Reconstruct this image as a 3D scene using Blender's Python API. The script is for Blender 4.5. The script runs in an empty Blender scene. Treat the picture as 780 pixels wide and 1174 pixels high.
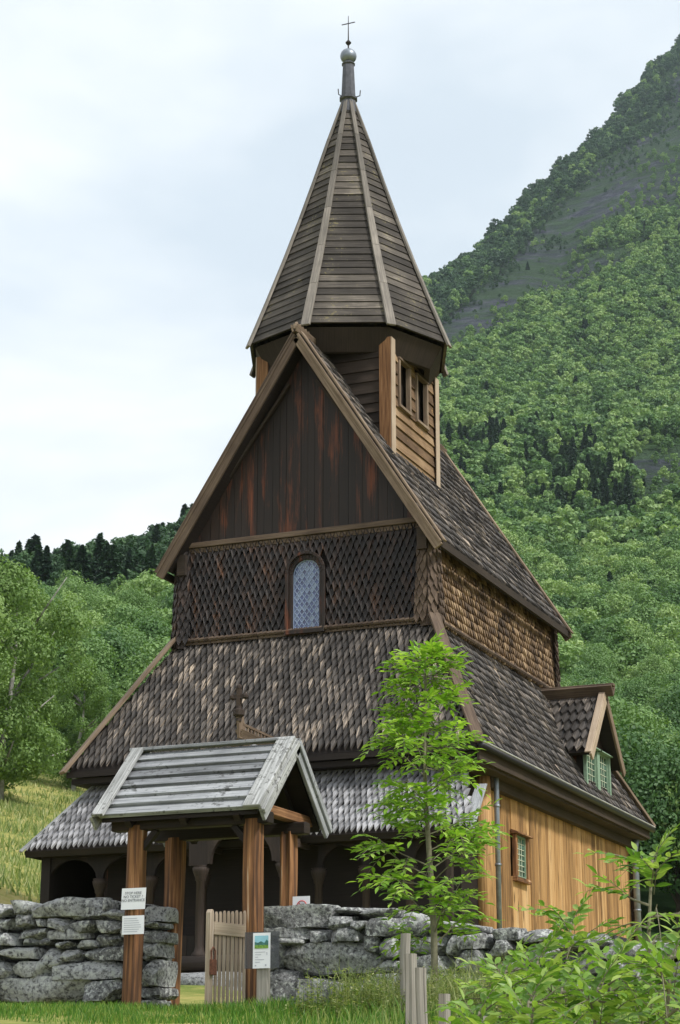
import bpy, math, random
import numpy as np
from mathutils import Vector, noise, Matrix
from mathutils.geometry import interpolate_bezier

R = math.radians
scene = bpy.context.scene
COL = scene.collection
rnd = random.Random(7)
V = Vector
CAM = V((14.384, -32.161, -2.10))
YAW, PITCH, FOC = 0.4012, 0.2890, 2263.9

# ------------------------------------------------------------------ tagging
def tag(o, label=None, cat=None, group=None, kind=None):
    if label: o['label'] = label
    if cat: o['category'] = cat
    if group: o['group'] = group
    if kind: o['kind'] = kind
    return o

def empty(name, loc, label, cat, group=None):
    o = bpy.data.objects.new(name, None)
    o.empty_display_size = .2
    COL.objects.link(o); o.location = loc
    return tag(o, label, cat, group)

def root_loc(o):
    p = V((0, 0, 0))
    while o is not None:
        p += o.location; o = o.parent
    return p

# ------------------------------------------------------------------ mesh builder (world coordinates, uv = metres, u along the grain)
class MB:
    def __init__(s):
        s.v = []; s.f = []; s.uv = []; s.mi = []
    def add(s, verts, faces, g=V((1, 0, 0)), off=None, mi=0):
        b = len(s.v); verts = [V(p) for p in verts]
        s.v += verts
        if off is None: off = (rnd.uniform(0, 40), rnd.uniform(0, 40))
        g = V(g).normalized()
        for f in faces:
            a, c, d = verts[f[0]], verts[f[1]], verts[f[2]]
            n = (c - a).cross(d - a)
            if n.length < 1e-12: n = V((0, 0, 1))
            n.normalize()
            w = n.cross(g)
            if w.length < .25:
                w = V((0, 0, 1)) if abs(n.z) < .9 else V((1, 0, 0))
                gg = n.cross(w) * .2
            else:
                gg = g; w.normalize()
            s.f.append([b + i for i in f]); s.mi.append(mi)
            s.uv += [(verts[i].dot(gg) + off[0], verts[i].dot(w) + off[1]) for i in f]
        return b
    def hexa(s, p, g=V((1, 0, 0)), off=None, mi=0):
        """p: 4 bottom points counter-clockwise seen from outside-top, 4 top points"""
        s.add(p, [(3, 2, 1, 0), (4, 5, 6, 7), (0, 1, 5, 4), (1, 2, 6, 5), (2, 3, 7, 6), (3, 0, 4, 7)], g, off, mi)
    def box(s, a, b, g=(1, 0, 0), mi=0):
        x0, y0, z0 = a; x1, y1, z1 = b
        s.hexa([(x0, y0, z0), (x1, y0, z0), (x1, y1, z0), (x0, y1, z0), (x0, y0, z1), (x1, y0, z1), (x1, y1, z1), (x0, y1, z1)], g, None, mi)
    def beam(s, p0, p1, w, h, up=(0, 0, 1), w1=None, h1=None, mi=0, g=None):
        p0, p1 = V(p0), V(p1); d = (p1 - p0).normalized(); u = V(up)
        sx = d.cross(u).normalized(); u = sx.cross(d).normalized()
        w1 = w if w1 is None else w1; h1 = h if h1 is None else h1
        q = []
        for P, ww, hh in ((p0, w, h), (p1, w1, h1)):
            q += [P - sx * ww / 2 - u * hh / 2, P + sx * ww / 2 - u * hh / 2, P + sx * ww / 2 + u * hh / 2, P - sx * ww / 2 + u * hh / 2]
        s.hexa(q, g or d, None, mi)
    def prism(s, pts, ext, g=(0, 0, 1), off=None, mi=0):
        n = len(pts); pts = [V(p) for p in pts]; ext = V(ext)
        faces = [tuple(range(n)), tuple(range(2 * n - 1, n - 1, -1))]
        for i in range(n):
            j = (i + 1) % n
            faces.append((i, i + n, j + n, j))
        s.add(pts + [p + ext for p in pts], faces, g, off, mi)
    def tube(s, path, rad, n=10, mi=0, caps=True):
        path = [V(p) for p in path]; m = len(path)
        if not hasattr(rad, '__len__'): rad = [rad] * m
        b = len(s.v); off = (rnd.uniform(0, 40), rnd.uniform(0, 40)); L = 0
        ref = V((1, 0, 0)); us = []
        for i, P in enumerate(path):
            d = (path[min(i + 1, m - 1)] - path[max(i - 1, 0)]).normalized()
            if i == 0:
                ref = V((1, 0, 0)) if abs(d.x) < .8 else V((0, 1, 0))
            x = (ref - d * ref.dot(d)).normalized(); y = d.cross(x); ref = x
            if i: L += (P - path[i - 1]).length
            us.append(L)
            for k in range(n):
                a = 2 * math.pi * k / n
                s.v.append(P + (x * math.cos(a) + y * math.sin(a)) * rad[i])
        for i in range(m - 1):
            for k in range(n):
                k2 = (k + 1) % n
                s.f.append([b + i * n + k, b + i * n + k2, b + (i + 1) * n + k2, b + (i + 1) * n + k]); s.mi.append(mi)
                r = max(rad[i], .02); c = 2 * math.pi * r / n
                s.uv += [(us[i] + off[0], k * c + off[1]), (us[i] + off[0], (k + 1) * c + off[1]), (us[i + 1] + off[0], (k + 1) * c + off[1]), (us[i + 1] + off[0], k * c + off[1])]
        if caps:
            for i, rev in ((0, True), (m - 1, False)):
                f = [b + i * n + k for k in range(n)]
                if rev: f = f[::-1]
                s.f.append(f); s.mi.append(mi)
                s.uv += [((s.v[q].x) + off[0], s.v[q].y + s.v[q].z + off[1]) for q in f]
    def lathe(s, c, prof, n=16, mi=0):
        s.tube([V(c) + V((0, 0, z)) for r, z in prof], [max(r, .001) for r, z in prof], n, mi)
    def build(s, name, mats, parent=None, smooth=False, bevel=0):
        me = bpy.data.meshes.new(name)
        o0 = root_loc(parent) if parent else V((0, 0, 0))
        me.from_pydata([tuple(p - o0) for p in s.v], [], s.f)
        uvl = me.uv_layers.new(name='UVMap')
        uvl.data.foreach_set('uv', np.array(s.uv, dtype=np.float32).ravel())
        if not isinstance(mats, (list, tuple)): mats = [mats]
        for m in mats: me.materials.append(m)
        me.polygons.foreach_set('material_index', np.array(s.mi, dtype=np.int32))
        if smooth: me.polygons.foreach_set('use_smooth', [True] * len(me.polygons))
        me.update()
        o = bpy.data.objects.new(name, me); COL.objects.link(o)
        if parent: o.parent = parent
        if bevel:
            md = o.modifiers.new('bev', 'BEVEL'); md.width = bevel; md.segments = 1; md.limit_method = 'ANGLE'; md.angle_limit = R(40)
        return o

# ------------------------------------------------------------------ materials
def new_mat(name):
    m = bpy.data.materials.new(name); m.use_nodes = True
    nt = m.node_tree; nt.nodes.clear()
    return m, nt
def nd(nt, t, **kw):
    n = nt.nodes.new(t)
    for k, v in kw.items():
        if k in n.inputs.keys() if isinstance(k, str) else False: n.inputs[k].default_value = v
        else: setattr(n, k, v)
    return n
def lk(nt, a, b): nt.links.new(a, b)
def ramp(nt, fac, stops, interp='LINEAR'):
    r = nt.nodes.new('ShaderNodeValToRGB'); r.color_ramp.interpolation = interp
    e = r.color_ramp.elements
    while len(e) < len(stops): e.new(.5)
    for i, (p, c) in enumerate(stops):
        e[i].position = p; e[i].color = (c[0], c[1], c[2], 1) if hasattr(c, '__len__') else (c, c, c, 1)
    lk(nt, fac, r.inputs[0]); return r.outputs[0]
def math_(nt, op, a, b=0.0, c=None, clamp=False):
    n = nt.nodes.new('ShaderNodeMath'); n.operation = op; n.use_clamp = clamp
    for i, v in enumerate((a, b) if c is None else (a, b, c)):
        if isinstance(v, (int, float)): n.inputs[i].default_value = v
        else: lk(nt, v, n.inputs[i])
    return n.outputs[0]
def mixc(nt, f, a, b, mode='MIX'):
    n = nt.nodes.new('ShaderNodeMix'); n.data_type = 'RGBA'; n.blend_type = mode
    for s_, v in ((n.inputs[0], f), (n.inputs[6], a), (n.inputs[7], b)):
        if isinstance(v, (int, float)): s_.default_value = v
        elif isinstance(v, tuple): s_.default_value = (v[0], v[1], v[2], 1)
        else: lk(nt, v, s_)
    return n.outputs[2]
def noise_(nt, vec, scale, detail=4, rough=.55, dist=0):
    n = nt.nodes.new('ShaderNodeTexNoise'); n.inputs['Scale'].default_value = scale; n.inputs['Detail'].default_value = detail
    n.inputs['Roughness'].default_value = rough; n.inputs['Distortion'].default_value = dist
    if vec is not None: lk(nt, vec, n.inputs['Vector'])
    return n.outputs['Fac']
def mapping(nt, vec, sc):
    n = nt.nodes.new('ShaderNodeMapping'); n.inputs['Scale'].default_value = sc; lk(nt, vec, n.inputs['Vector']); return n.outputs[0]
def finish(nt, col, rough=.8, bump=None, bstr=.4, bdist=.01, spec=.3, metal=0.0):
    p = nt.nodes.new('ShaderNodeBsdfPrincipled'); o = nt.nodes.new('ShaderNodeOutputMaterial')
    if isinstance(col, tuple): p.inputs['Base Color'].default_value = (*col, 1)
    else: lk(nt, col, p.inputs['Base Color'])
    if isinstance(rough, float): p.inputs['Roughness'].default_value = rough
    else: lk(nt, rough, p.inputs['Roughness'])
    p.inputs['Specular IOR Level'].default_value = spec; p.inputs['Metallic'].default_value = metal
    if bump is not None:
        b = nt.nodes.new('ShaderNodeBump'); b.inputs['Strength'].default_value = bstr; b.inputs['Distance'].default_value = bdist
        lk(nt, bump, b.inputs['Height']); lk(nt, b.outputs[0], p.inputs['Normal'])
    lk(nt, p.outputs[0], o.inputs['Surface']); return p

def wood(name, stops, isl=.45, grain=.45, patch=.3, pscale=1.0, pcol=None, pth=(.55, .7), pstretch=(1, 1, 1), crack=.6, rough=.85, bstr=.5, spec=.25, lich=None, vscale=45, uscale=1.6, knots=0):
    """weathered timber: per-plank tone (island), stretched grain, broad patches, drying cracks"""
    m, nt = new_mat(name)
    uv = nt.nodes.new('ShaderNodeUVMap').outputs[0]
    tc = nt.nodes.new('ShaderNodeTexCoord').outputs['Object']
    ge = nt.nodes.new('ShaderNodeNewGeometry')
    g = noise_(nt, mapping(nt, uv, (uscale, vscale, 1)), 1, 5, .6)
    g2 = noise_(nt, mapping(nt, uv, (uscale * .5, vscale * 2.6, 1)), 1, 3, .6)
    pt = noise_(nt, mapping(nt, tc, pstretch), pscale, 4, .6)
    t = math_(nt, 'MULTIPLY_ADD', ge.outputs['Random Per Island'], isl, .5 - isl / 2)
    t = math_(nt, 'ADD', t, math_(nt, 'MULTIPLY', math_(nt, 'SUBTRACT', g, .5), grain * 2))
    t = math_(nt, 'ADD', t, math_(nt, 'MULTIPLY', math_(nt, 'SUBTRACT', pt, .5), patch * 2.4), clamp=True)
    c = ramp(nt, t, stops)
    if pcol:
        pt2 = noise_(nt, mapping(nt, tc, tuple(a * 1.7 for a in pstretch)), pscale * 1.3, 5, .65, .3)
        f = ramp(nt, math_(nt, 'ADD', pt2, math_(nt, 'MULTIPLY', math_(nt, 'SUBTRACT', g, .5), .35)), [(pth[0], 0), (pth[1], 1)])
        c = mixc(nt, f, c, pcol)
    ck = ramp(nt, g2, [(.30, 1), (.38, 0)])
    c = mixc(nt, math_(nt, 'MULTIPLY', ck, crack), c, tuple(x * .25 for x in stops[0][1]))
    if knots:
        kv = nt.nodes.new('ShaderNodeTexVoronoi'); kv.inputs['Scale'].default_value = 1; lk(nt, mapping(nt, uv, (1.1, 4.2, 1)), kv.inputs['Vector'])
        kf = ramp(nt, kv.outputs['Distance'], [(.07, .85), (.12, .35), (.2, 0)]); c = mixc(nt, kf, c, tuple(x * .4 for x in stops[0][1]))
    if lich:
        l = noise_(nt, tc, 16, 6, .7)
        f = ramp(nt, math_(nt, 'ADD', l, math_(nt, 'MULTIPLY', math_(nt, 'SUBTRACT', pt, .5), .6)), [(lich[1], 0), (lich[1] + .08, 1)])
        c = mixc(nt, math_(nt, 'MULTIPLY', f, lich[2]), c, lich[0])
    h = math_(nt, 'SUBTRACT', math_(nt, 'ADD', g, math_(nt, 'MULTIPLY', g2, .5)), ck)
    finish(nt, c, rough, h, bstr, .006, spec)
    return m

M = {}
M['tar_shingle'] = wood('tar_shingle', [(0, (.006, .005, .005)), (.55, (.020, .014, .012)), (.85, (.045, .026, .018)), (1, (.10, .048, .024))], isl=.6, grain=.5, patch=.3, pscale=1.1, pcol=(.13, .055, .022), pth=(.60, .74), pstretch=(1.6, 1, .55), rough=.62, spec=.4)
M['tar_board'] = wood('tar_board', [(0, (.006, .005, .004)), (.6, (.020, .012, .009)), (1, (.048, .024, .014))], isl=.3, grain=.4, patch=.25, pcol=(.17, .048, .018), pscale=.7, pth=(.52, .72), pstretch=(2.6, 1, .35), rough=.6, spec=.35)
M['dark_wood'] = wood('dark_wood', [(0, (.006, .005, .0045)), (.6, (.018, .013, .011)), (1, (.045, .03, .022))], isl=.4, rough=.7)
M['carved_wood'] = wood('carved_wood', [(0, (.012, .009, .008)), (.5, (.032, .023, .019)), (1, (.085, .058, .042))], isl=.4, rough=.7)
M['roof_shingle'] = wood('roof_shingle', [(0, (.013, .011, .010)), (.46, (.044, .038, .034)), (.70, (.095, .082, .072)), (.88, (.22, .18, .145)), (1, (.42, .34, .26))], isl=.55, grain=.95, patch=.34, pscale=.8, crack=.8, rough=.62, spec=.4, vscale=30, uscale=.9)
M['silver_shingle'] = wood('silver_shingle', [(0, (.07, .07, .075)), (.4, (.18, .18, .19)), (.7, (.32, .32, .335)), (1, (.48, .48, .50))], isl=.5, grain=.6, patch=.3, pscale=.9, rough=.62, spec=.4)
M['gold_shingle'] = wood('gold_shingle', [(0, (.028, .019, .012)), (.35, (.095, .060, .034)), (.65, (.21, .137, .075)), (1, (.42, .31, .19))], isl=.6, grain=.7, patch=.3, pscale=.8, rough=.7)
M['side_plank'] = wood('side_plank', [(0, (.10, .055, .024)), (.28, (.28, .155, .062)), (.65, (.47, .275, .115)), (1, (.62, .42, .22))], isl=.6, grain=.8, patch=.30, pscale=1.4, pstretch=(1, 2.6, .30), pcol=(.075, .040, .020), pth=(.54, .76), knots=1, crack=.9, rough=.7, vscale=38, uscale=1.1)
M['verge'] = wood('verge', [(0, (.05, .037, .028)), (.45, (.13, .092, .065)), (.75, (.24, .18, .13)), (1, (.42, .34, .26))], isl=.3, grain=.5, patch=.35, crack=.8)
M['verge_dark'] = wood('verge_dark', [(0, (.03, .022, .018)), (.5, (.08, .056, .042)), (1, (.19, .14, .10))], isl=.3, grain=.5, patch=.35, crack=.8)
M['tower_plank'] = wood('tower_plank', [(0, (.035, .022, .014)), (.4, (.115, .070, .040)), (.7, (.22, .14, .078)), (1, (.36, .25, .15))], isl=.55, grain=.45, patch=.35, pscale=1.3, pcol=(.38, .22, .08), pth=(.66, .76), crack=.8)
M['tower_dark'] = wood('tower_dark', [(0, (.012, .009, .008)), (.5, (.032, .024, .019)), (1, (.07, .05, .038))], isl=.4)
M['post_brown'] = wood('post_brown', [(0, (.05, .022, .010)), (.4, (.13, .062, .028)), (.75, (.27, .14, .065)), (1, (.42, .28, .17))], isl=.3, grain=.7, patch=.4, pstretch=(2, 2, .4), crack=.9)
M['post_pale'] = wood('post_pale', [(0, (.16, .11, .075)), (.5, (.34, .26, .19)), (1, (.52, .43, .33))], isl=.3, grain=.5, crack=.8)
M['spire_board'] = wood('spire_board', [(0, (.017, .015, .013)), (.42, (.048, .042, .037)), (.78, (.115, .10, .085)), (1, (.32, .28, .23))], isl=.5, grain=.5, patch=.3, pscale=1.4, lich=((.24, .21, .09), .62, .55), crack=.8)
M['spire_hip'] = wood('spire_hip', [(0, (.07, .064, .058)), (.5, (.16, .145, .128)), (1, (.36, .32, .28))], isl=.3, grain=.6, crack=.9)
M['grey_board'] = wood('grey_board', [(0, (.075, .08, .085)), (.45, (.18, .188, .20)), (1, (.38, .395, .41))], isl=.5, grain=.9, patch=.35, pscale=2.5, crack=.9, lich=((.035, .035, .033), .60, .75))
M['grey_verge'] = wood('grey_verge', [(0, (.10, .10, .10)), (.5, (.24, .245, .24)), (1, (.48, .49, .49))], isl=.3, grain=.9, patch=.4, crack=.9, lich=((.05, .05, .045), .58, .8))
M['gate_post'] = wood('gate_post', [(0, (.030, .019, .013)), (.35, (.095, .048, .026)), (.6, (.20, .095, .042)), (.8, (.33, .17, .075)), (1, (.50, .40, .30))], knots=1, isl=.25, grain=.95, patch=.45, pscale=2.2, pstretch=(3, 3, .35), crack=1, vscale=28, bstr=.8, uscale=.9)
M['picket'] = wood('picket', [(0, (.09, .065, .048)), (.4, (.22, .165, .12)), (.75, (.38, .30, .23)), (1, (.56, .48, .39))], isl=.5, grain=.6, crack=.9)
M['stake'] = wood('stake', [(0, (.12, .11, .095)), (.5, (.26, .24, .21)), (1, (.42, .40, .36))], isl=.4, grain=.6, crack=.9)
M['bark'] = wood('bark', [(0, (.02, .016, .012)), (.5, (.06, .048, .036)), (1, (.13, .11, .085))], isl=.3, grain=.6)
M['birch_bark'] = wood('birch_bark', [(0, (.04, .035, .03)), (.4, (.22, .21, .19)), (1, (.5, .49, .46))], isl=.3, grain=.3, patch=.7, pscale=3)

def simple(name, col, rough=.6, spec=.3, metal=0.0, nz=0, nscale=30):
    m, nt = new_mat(name)
    c = tuple(col)
    if nz:
        tc = nt.nodes.new('ShaderNodeTexCoord').outputs['Object']
        n = noise_(nt, tc, nscale, 5, .6)
        c = ramp(nt, n, [(.3, tuple(x * (1 - nz) for x in col)), (.7, tuple(min(1, x * (1 + nz)) for x in col))])
    finish(nt, c, rough, None, spec=spec, metal=metal); return m
M['zinc'] = simple('zinc', (.22, .25, .29), .45, .5, .5, .25, 8)
M['black_metal'] = simple('black_metal', (.02, .02, .022), .5, .4, .3, .3)
M['gutter_white'] = simple('gutter_white', (.42, .42, .42), .4, .5, .2, .3, 5)
M['lead_sheet'] = simple('lead_sheet', (.075, .078, .09), .5, .4, .2, .4, 9)
M['iron'] = simple('iron', (.05, .045, .045), .6, .4, .6, .4)
M['rust'] = simple('rust', (.16, .07, .045), .8, .3, .3, .5, 40)
M['paper'] = simple('paper', (.74, .76, .80), .35, .5, 0, .04, 6)
M['ink'] = simple('ink', (.16, .17, .20), .6)
M['ink_soft'] = simple('ink_soft', (.42, .44, .50), .6)
M['red_ink'] = simple('red_ink', (.50, .09, .09), .6)
M['pic_sky'] = simple('pic_sky', (.28, .55, .66), .5, nz=.15, nscale=12)
M['pic_hill'] = simple('pic_hill', (.05, .16, .14), .5, nz=.5, nscale=40)
M['pic_field'] = simple('pic_field', (.16, .30, .05), .5, nz=.5, nscale=50)
M['lattice'] = simple('lattice', (.50, .54, .42), .5, nz=.2)
M['lead_came'] = simple('lead_came', (.30, .38, .55), .45, .5)
M['green_sash'] = simple('green_sash', (.20, .29, .21), .6, nz=.2)
M['white_sash'] = simple('white_sash', (.52, .48, .40), .6, nz=.25)
M['window_dark'] = simple('window_dark', (.01, .008, .007), .8)

def glass_mat(name, stops, cell=None, rough=.12):
    m, nt = new_mat(name)
    uv = nt.nodes.new('ShaderNodeUVMap').outputs[0]
    v = mapping(nt, uv, cell or (6, 6, 1))
    wn = nt.nodes.new('ShaderNodeTexWhiteNoise'); wn.noise_dimensions = '2D'
    fl = nt.nodes.new('ShaderNodeVectorMath'); fl.operation = 'FLOOR'; lk(nt, v, fl.inputs[0]); lk(nt, fl.outputs[0], wn.inputs['Vector'])
    c = ramp(nt, wn.outputs['Value'], stops)
    finish(nt, c, rough, spec=.8)
    return m
M['sky_tint_glass'] = glass_mat('sky_tint_glass', [(0, (.010, .022, .10)), (.5, (.035, .065, .20)), (1, (.17, .23, .33))])  # reflected sky painted in as blue tones, differing from pane to pane
M['green_glass'] = glass_mat('green_glass', [(0, (.008, .03, .022)), (.6, (.02, .07, .05)), (1, (.08, .17, .14))])
m, nt = new_mat('clear_panel')
p = finish(nt, (.05, .055, .06), .15, spec=.5); p.inputs['Alpha'].default_value = .55
M['clear_panel'] = m

def stone_mat(name, base, dark, lichen=.57):
    m, nt = new_mat(name)
    tc = nt.nodes.new('ShaderNodeTexCoord').outputs['Object']
    ge = nt.nodes.new('ShaderNodeNewGeometry')
    a = noise_(nt, tc, 5, 6, .65); b = noise_(nt, tc, 26, 6, .7); c_ = noise_(nt, tc, 60, 4, .7); d = noise_(nt, tc, 11, 5, .7, .4)
    t = math_(nt, 'ADD', math_(nt, 'MULTIPLY', ge.outputs['Random Per Island'], .45), math_(nt, 'MULTIPLY', a, .55))
    col = ramp(nt, t, [(.15, dark), (.5, base), (.85, tuple(x * 1.7 for x in base))])
    col = mixc(nt, ramp(nt, b, [(.38, .9), (.50, 0)]), col, tuple(x * .18 for x in base))
    col = mixc(nt, ramp(nt, math_(nt, 'ADD', b, math_(nt, 'MULTIPLY', math_(nt, 'SUBTRACT', d, .5), .5)), [(lichen, 0), (lichen + .05, .9)]), col, (.52, .54, .52))
    e_ = noise_(nt, tc, 3.2, 5, .7, .6)
    col = mixc(nt, ramp(nt, math_(nt, 'ADD', e_, math_(nt, 'MULTIPLY', math_(nt, 'SUBTRACT', b, .5), .5)), [(.56, 0), (.62, .75)]), col, (.36, .38, .36))
    col = mixc(nt, ramp(nt, d, [(.66, 0), (.74, .7)]), col, (.14, .15, .06))
    h = math_(nt, 'ADD', math_(nt, 'MULTIPLY', a, .6), math_(nt, 'ADD', math_(nt, 'MULTIPLY', b, .5), math_(nt, 'MULTIPLY', c_, .25)))
    finish(nt, col, .9, h, .9, .03, .2)
    return m
M['stone'] = stone_mat('stone', (.27, .275, .28), (.12, .122, .125), .55)
M['stone_dark'] = stone_mat('stone_dark', (.05, .05, .052), (.02, .02, .02), .66)
M['step_stone'] = stone_mat('step_stone', (.17, .175, .18), (.09, .09, .095), .64)

def leaf_mat(name, stops, objamt=.5, isl=.5, trans=.35, rough=.55, hue=0.0):
    m, nt = new_mat(name)
    ge = nt.nodes.new('ShaderNodeNewGeometry'); oi = nt.nodes.new('ShaderNodeObjectInfo')
    t = math_(nt, 'ADD', math_(nt, 'MULTIPLY', ge.outputs['Random Per Island'], isl), math_(nt, 'MULTIPLY', oi.outputs['Random'], objamt), clamp=True)
    c = ramp(nt, t, stops)
    d = nt.nodes.new('ShaderNodeBsdfPrincipled'); lk(nt, c, d.inputs['Base Color']); d.inputs['Roughness'].default_value = rough; d.inputs['Specular IOR Level'].default_value = .3
    tr = nt.nodes.new('ShaderNodeBsdfTranslucent'); lk(nt, mixc(nt, .5, c, (1.0, 1.3, .25), 'MULTIPLY'), tr.inputs[0])
    tr2 = mixc(nt, 1.0, c, (1.25, 1.35, .6), 'MULTIPLY'); lk(nt, tr2, tr.inputs[0])
    mx = nt.nodes.new('ShaderNodeMixShader'); mx.inputs[0].default_value = trans
    lk(nt, d.outputs[0], mx.inputs[1]); lk(nt, tr.outputs[0], mx.inputs[2])
    o = nt.nodes.new('ShaderNodeOutputMaterial'); lk(nt, mx.outputs[0], o.inputs[0])
    return m
M['leaf_birch'] = leaf_mat('leaf_birch', [(0, (.10, .18, .05)), (.5, (.17, .27, .08)), (1, (.29, .39, .14))])
M['leaf_broad'] = leaf_mat('leaf_broad', [(0, (.040, .095, .034)), (.3, (.095, .185, .060)), (.65, (.18, .29, .095)), (1, (.30, .41, .15))], objamt=.78, isl=.22, trans=.25)
M['leaf_deep'] = leaf_mat('leaf_deep', [(0, (.018, .050, .020)), (.5, (.035, .085, .032)), (1, (.065, .13, .045))], objamt=.7, isl=.3, trans=.2)
M['leaf_dark'] = leaf_mat('leaf_dark', [(0, (.014, .040, .020)), (.5, (.026, .062, .030)), (1, (.05, .10, .042))], trans=.15)
M['leaf_ash'] = leaf_mat('leaf_ash', [(0, (.13, .27, .03)), (.5, (.23, .40, .05)), (1, (.38, .54, .11))], trans=.42, rough=.4, objamt=0, isl=1)
M['leaf_bush'] = leaf_mat('leaf_bush', [(0, (.08, .17, .03)), (.5, (.17, .30, .05)), (1, (.36, .46, .13))], trans=.42, rough=.38, objamt=0, isl=1)
M['weed'] = leaf_mat('weed', [(0, (.09, .15, .04)), (.5, (.20, .26, .08)), (1, (.42, .42, .22))], trans=.35, objamt=0, isl=1)
M['grass_blade'] = leaf_mat('grass_blade', [(0, (.045, .12, .015)), (.6, (.09, .21, .025)), (1, (.26, .30, .08))], trans=.35, objamt=0, isl=1)
M['twig'] = simple('twig', (.16, .15, .10), .8, nz=.3)

def ground_mat():
    m, nt = new_mat('ground_cover')
    tc = nt.nodes.new('ShaderNodeTexCoord').outputs['Object']
    at = nt.nodes.new('ShaderNodeAttribute'); at.attribute_name = 'rock'
    am = nt.nodes.new('ShaderNodeAttribute'); am.attribute_name = 'meadow'
    n1 = noise_(nt, tc, .35, 6, .65); n2 = noise_(nt, tc, 4, 6, .7); n3 = noise_(nt, tc, .06, 5, .6)
    grass = ramp(nt, math_(nt, 'ADD', math_(nt, 'MULTIPLY', n1, .6), math_(nt, 'MULTIPLY', n2, .4)), [(.30, (.06, .11, .025)), (.43, (.15, .185, .045)), (.54, (.30, .27, .09)), (.68, (.40, .33, .16))])
    wood_ = ramp(nt, n1, [(.3, (.012, .03, .01)), (.7, (.035, .07, .02))])
    rv = noise_(nt, mapping(nt, tc, (.02, .02, .05)), 1, 8, .7, .5)
    rv2 = noise_(nt, tc, .11, 6, .7)
    rock = ramp(nt, rv2, [(.3, (.028, .032, .046)), (.5, (.060, .065, .090)), (.7, (.13, .135, .17))])
    rock = mixc(nt, ramp(nt, rv, [(.40, 0), (.54, .9)]), rock, (.045, .085, .035))
    c = mixc(nt, am.outputs['Fac'], wood_, grass)
    rf = ramp(nt, math_(nt, 'ADD', at.outputs['Fac'], math_(nt, 'MULTIPLY', math_(nt, 'SUBTRACT', n3, .5), .8)), [(.15, 0), (.4, 1)])
    c = mixc(nt, rf, c, rock)
    rn = noise_(nt, mapping(nt, tc, (.03, .03, .09)), 1, 8, .75, .4)
    hgt = math_(nt, 'ADD', math_(nt, 'MULTIPLY', n2, .05), math_(nt, 'MULTIPLY', rf, math_(nt, 'MULTIPLY', rn, 22.0)))
    finish(nt, c, .95, hgt, .9, 1.0, .1)
    return m
M['ground'] = ground_mat()
# ------------------------------------------------------------------ terrain
EYE = CAM.z
# height above the eye along a bearing from the lookout; bearings in degrees, distances in metres
AZ = [-75, -45, -33.0, -27.2, -20.4, -16.0, -12.0, 10, 60]   # refined below
PROF = {  # list of (distance, height above eye)
 -75: [(60, 5), (100, 9), (300, 40), (600, 60), (2500, 60)],
 -45: [(45, 4.0), (60, 6), (80, 9.5), (100, 14), (200, 36), (320, 66), (450, 72), (2500, 60)],
 -33.0: [(45, 4.6), (60, 6.9), (80, 11.2), (100, 15.5), (150, 29), (220, 48), (320, 77), (420, 84), (2500, 70)],
 -27.2: [(45, 3.2), (60, 6.0), (80, 9.8), (100, 14.0), (150, 29), (240, 56), (420, 119), (560, 128), (2500, 100)],
 -20.4: [(45, 2.6), (60, 4.2), (80, 7.5), (100, 12), (200, 38), (400, 105), (700, 240), (1100, 464), (1300, 490), (2500, 400)],
 -16.0: [(45, 2.6), (60, 4.0), (80, 7.0), (100, 11), (200, 35), (400, 100), (700, 238), (1100, 470), (1400, 690), (1600, 725), (2500, 600)],
 -12.0: [(45, 2.6), (60, 3.8), (80, 6.5), (100, 10), (200, 33), (400, 97), (700, 238), (1000, 410), (1700, 962), (1950, 1010), (2500, 900)],
 10: [(45, 2.4), (60, 3.6), (100, 8), (300, 60), (800, 300), (1800, 1100), (2500, 1200)],
 60: [(45, 1), (60, 1.5), (100, 3), (300, 20), (800, 160), (2500, 500)],
}
def _interp(P, D):
    if D <= P[0][0]: return P[0][1]
    for a, b in zip(P, P[1:]):
        if D <= b[0]: return a[1] + (b[1] - a[1]) * (D - a[0]) / (b[0] - a[0])
    return P[-1][1]
# intermediate bearings share the shape of their neighbours, stretched so that the mountain crest climbs evenly
CREST = {-33.0: (320, .245), -27.2: (420, .285), -20.4: (1100, .424), -16.0: (1400, .489), -12.0: (1700, .563)}
for a0, a1, mids in ((-27.2, -20.4, (-25.5, -24, -22.3)), (-20.4, -16.0, (-19.3, -18.2, -17.1)), (-16.0, -12.0, (-15, -14, -13))):
    for am in mids:
        t = (am - a0) / (a1 - a0); dc0, k0 = CREST[a0]; dc1, k1 = CREST[a1]; dc, kc = dc0 + (dc1 - dc0) * t, k0 + (k1 - k0) * t
        L_ = [(D, _interp(PROF[a0], D) * (1 - t) + _interp(PROF[a1], D) * t) for D in (45, 60, 80)]
        for s in (.12, .2, .3, .42, .55, .7, .85, 1.0):
            h = (_interp(PROF[a0], s * dc0) / (dc0 * k0) * (1 - t) + _interp(PROF[a1], s * dc1) / (dc1 * k1) * t) * dc * kc
            if s * dc > 90: L_.append((s * dc, h))
        L_ += [(dc * 1.15, L_[-1][1] * 1.03), (2500, L_[-1][1] * .85)]
        PROF[am] = L_
AZ = sorted(PROF)
NEAR = [(0, -1.65), (6, -1.0), (10, -.35), (13, .12), (15.5, .52), (18, .72), (20, .84), (24, 1.03), (28, 1.26), (31, 1.55), (34, 1.95)]
def prof(az, D):
    if az not in PROF: raise KeyError
    P = NEAR + PROF[az]
    for i in range(len(P) - 1):
        if D <= P[i + 1][0]:
            t = (D - P[i][0]) / (P[i + 1][0] - P[i][0]); return P[i][1] + (P[i + 1][1] - P[i][1]) * max(t, 0)
    return P[-1][1]
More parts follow.
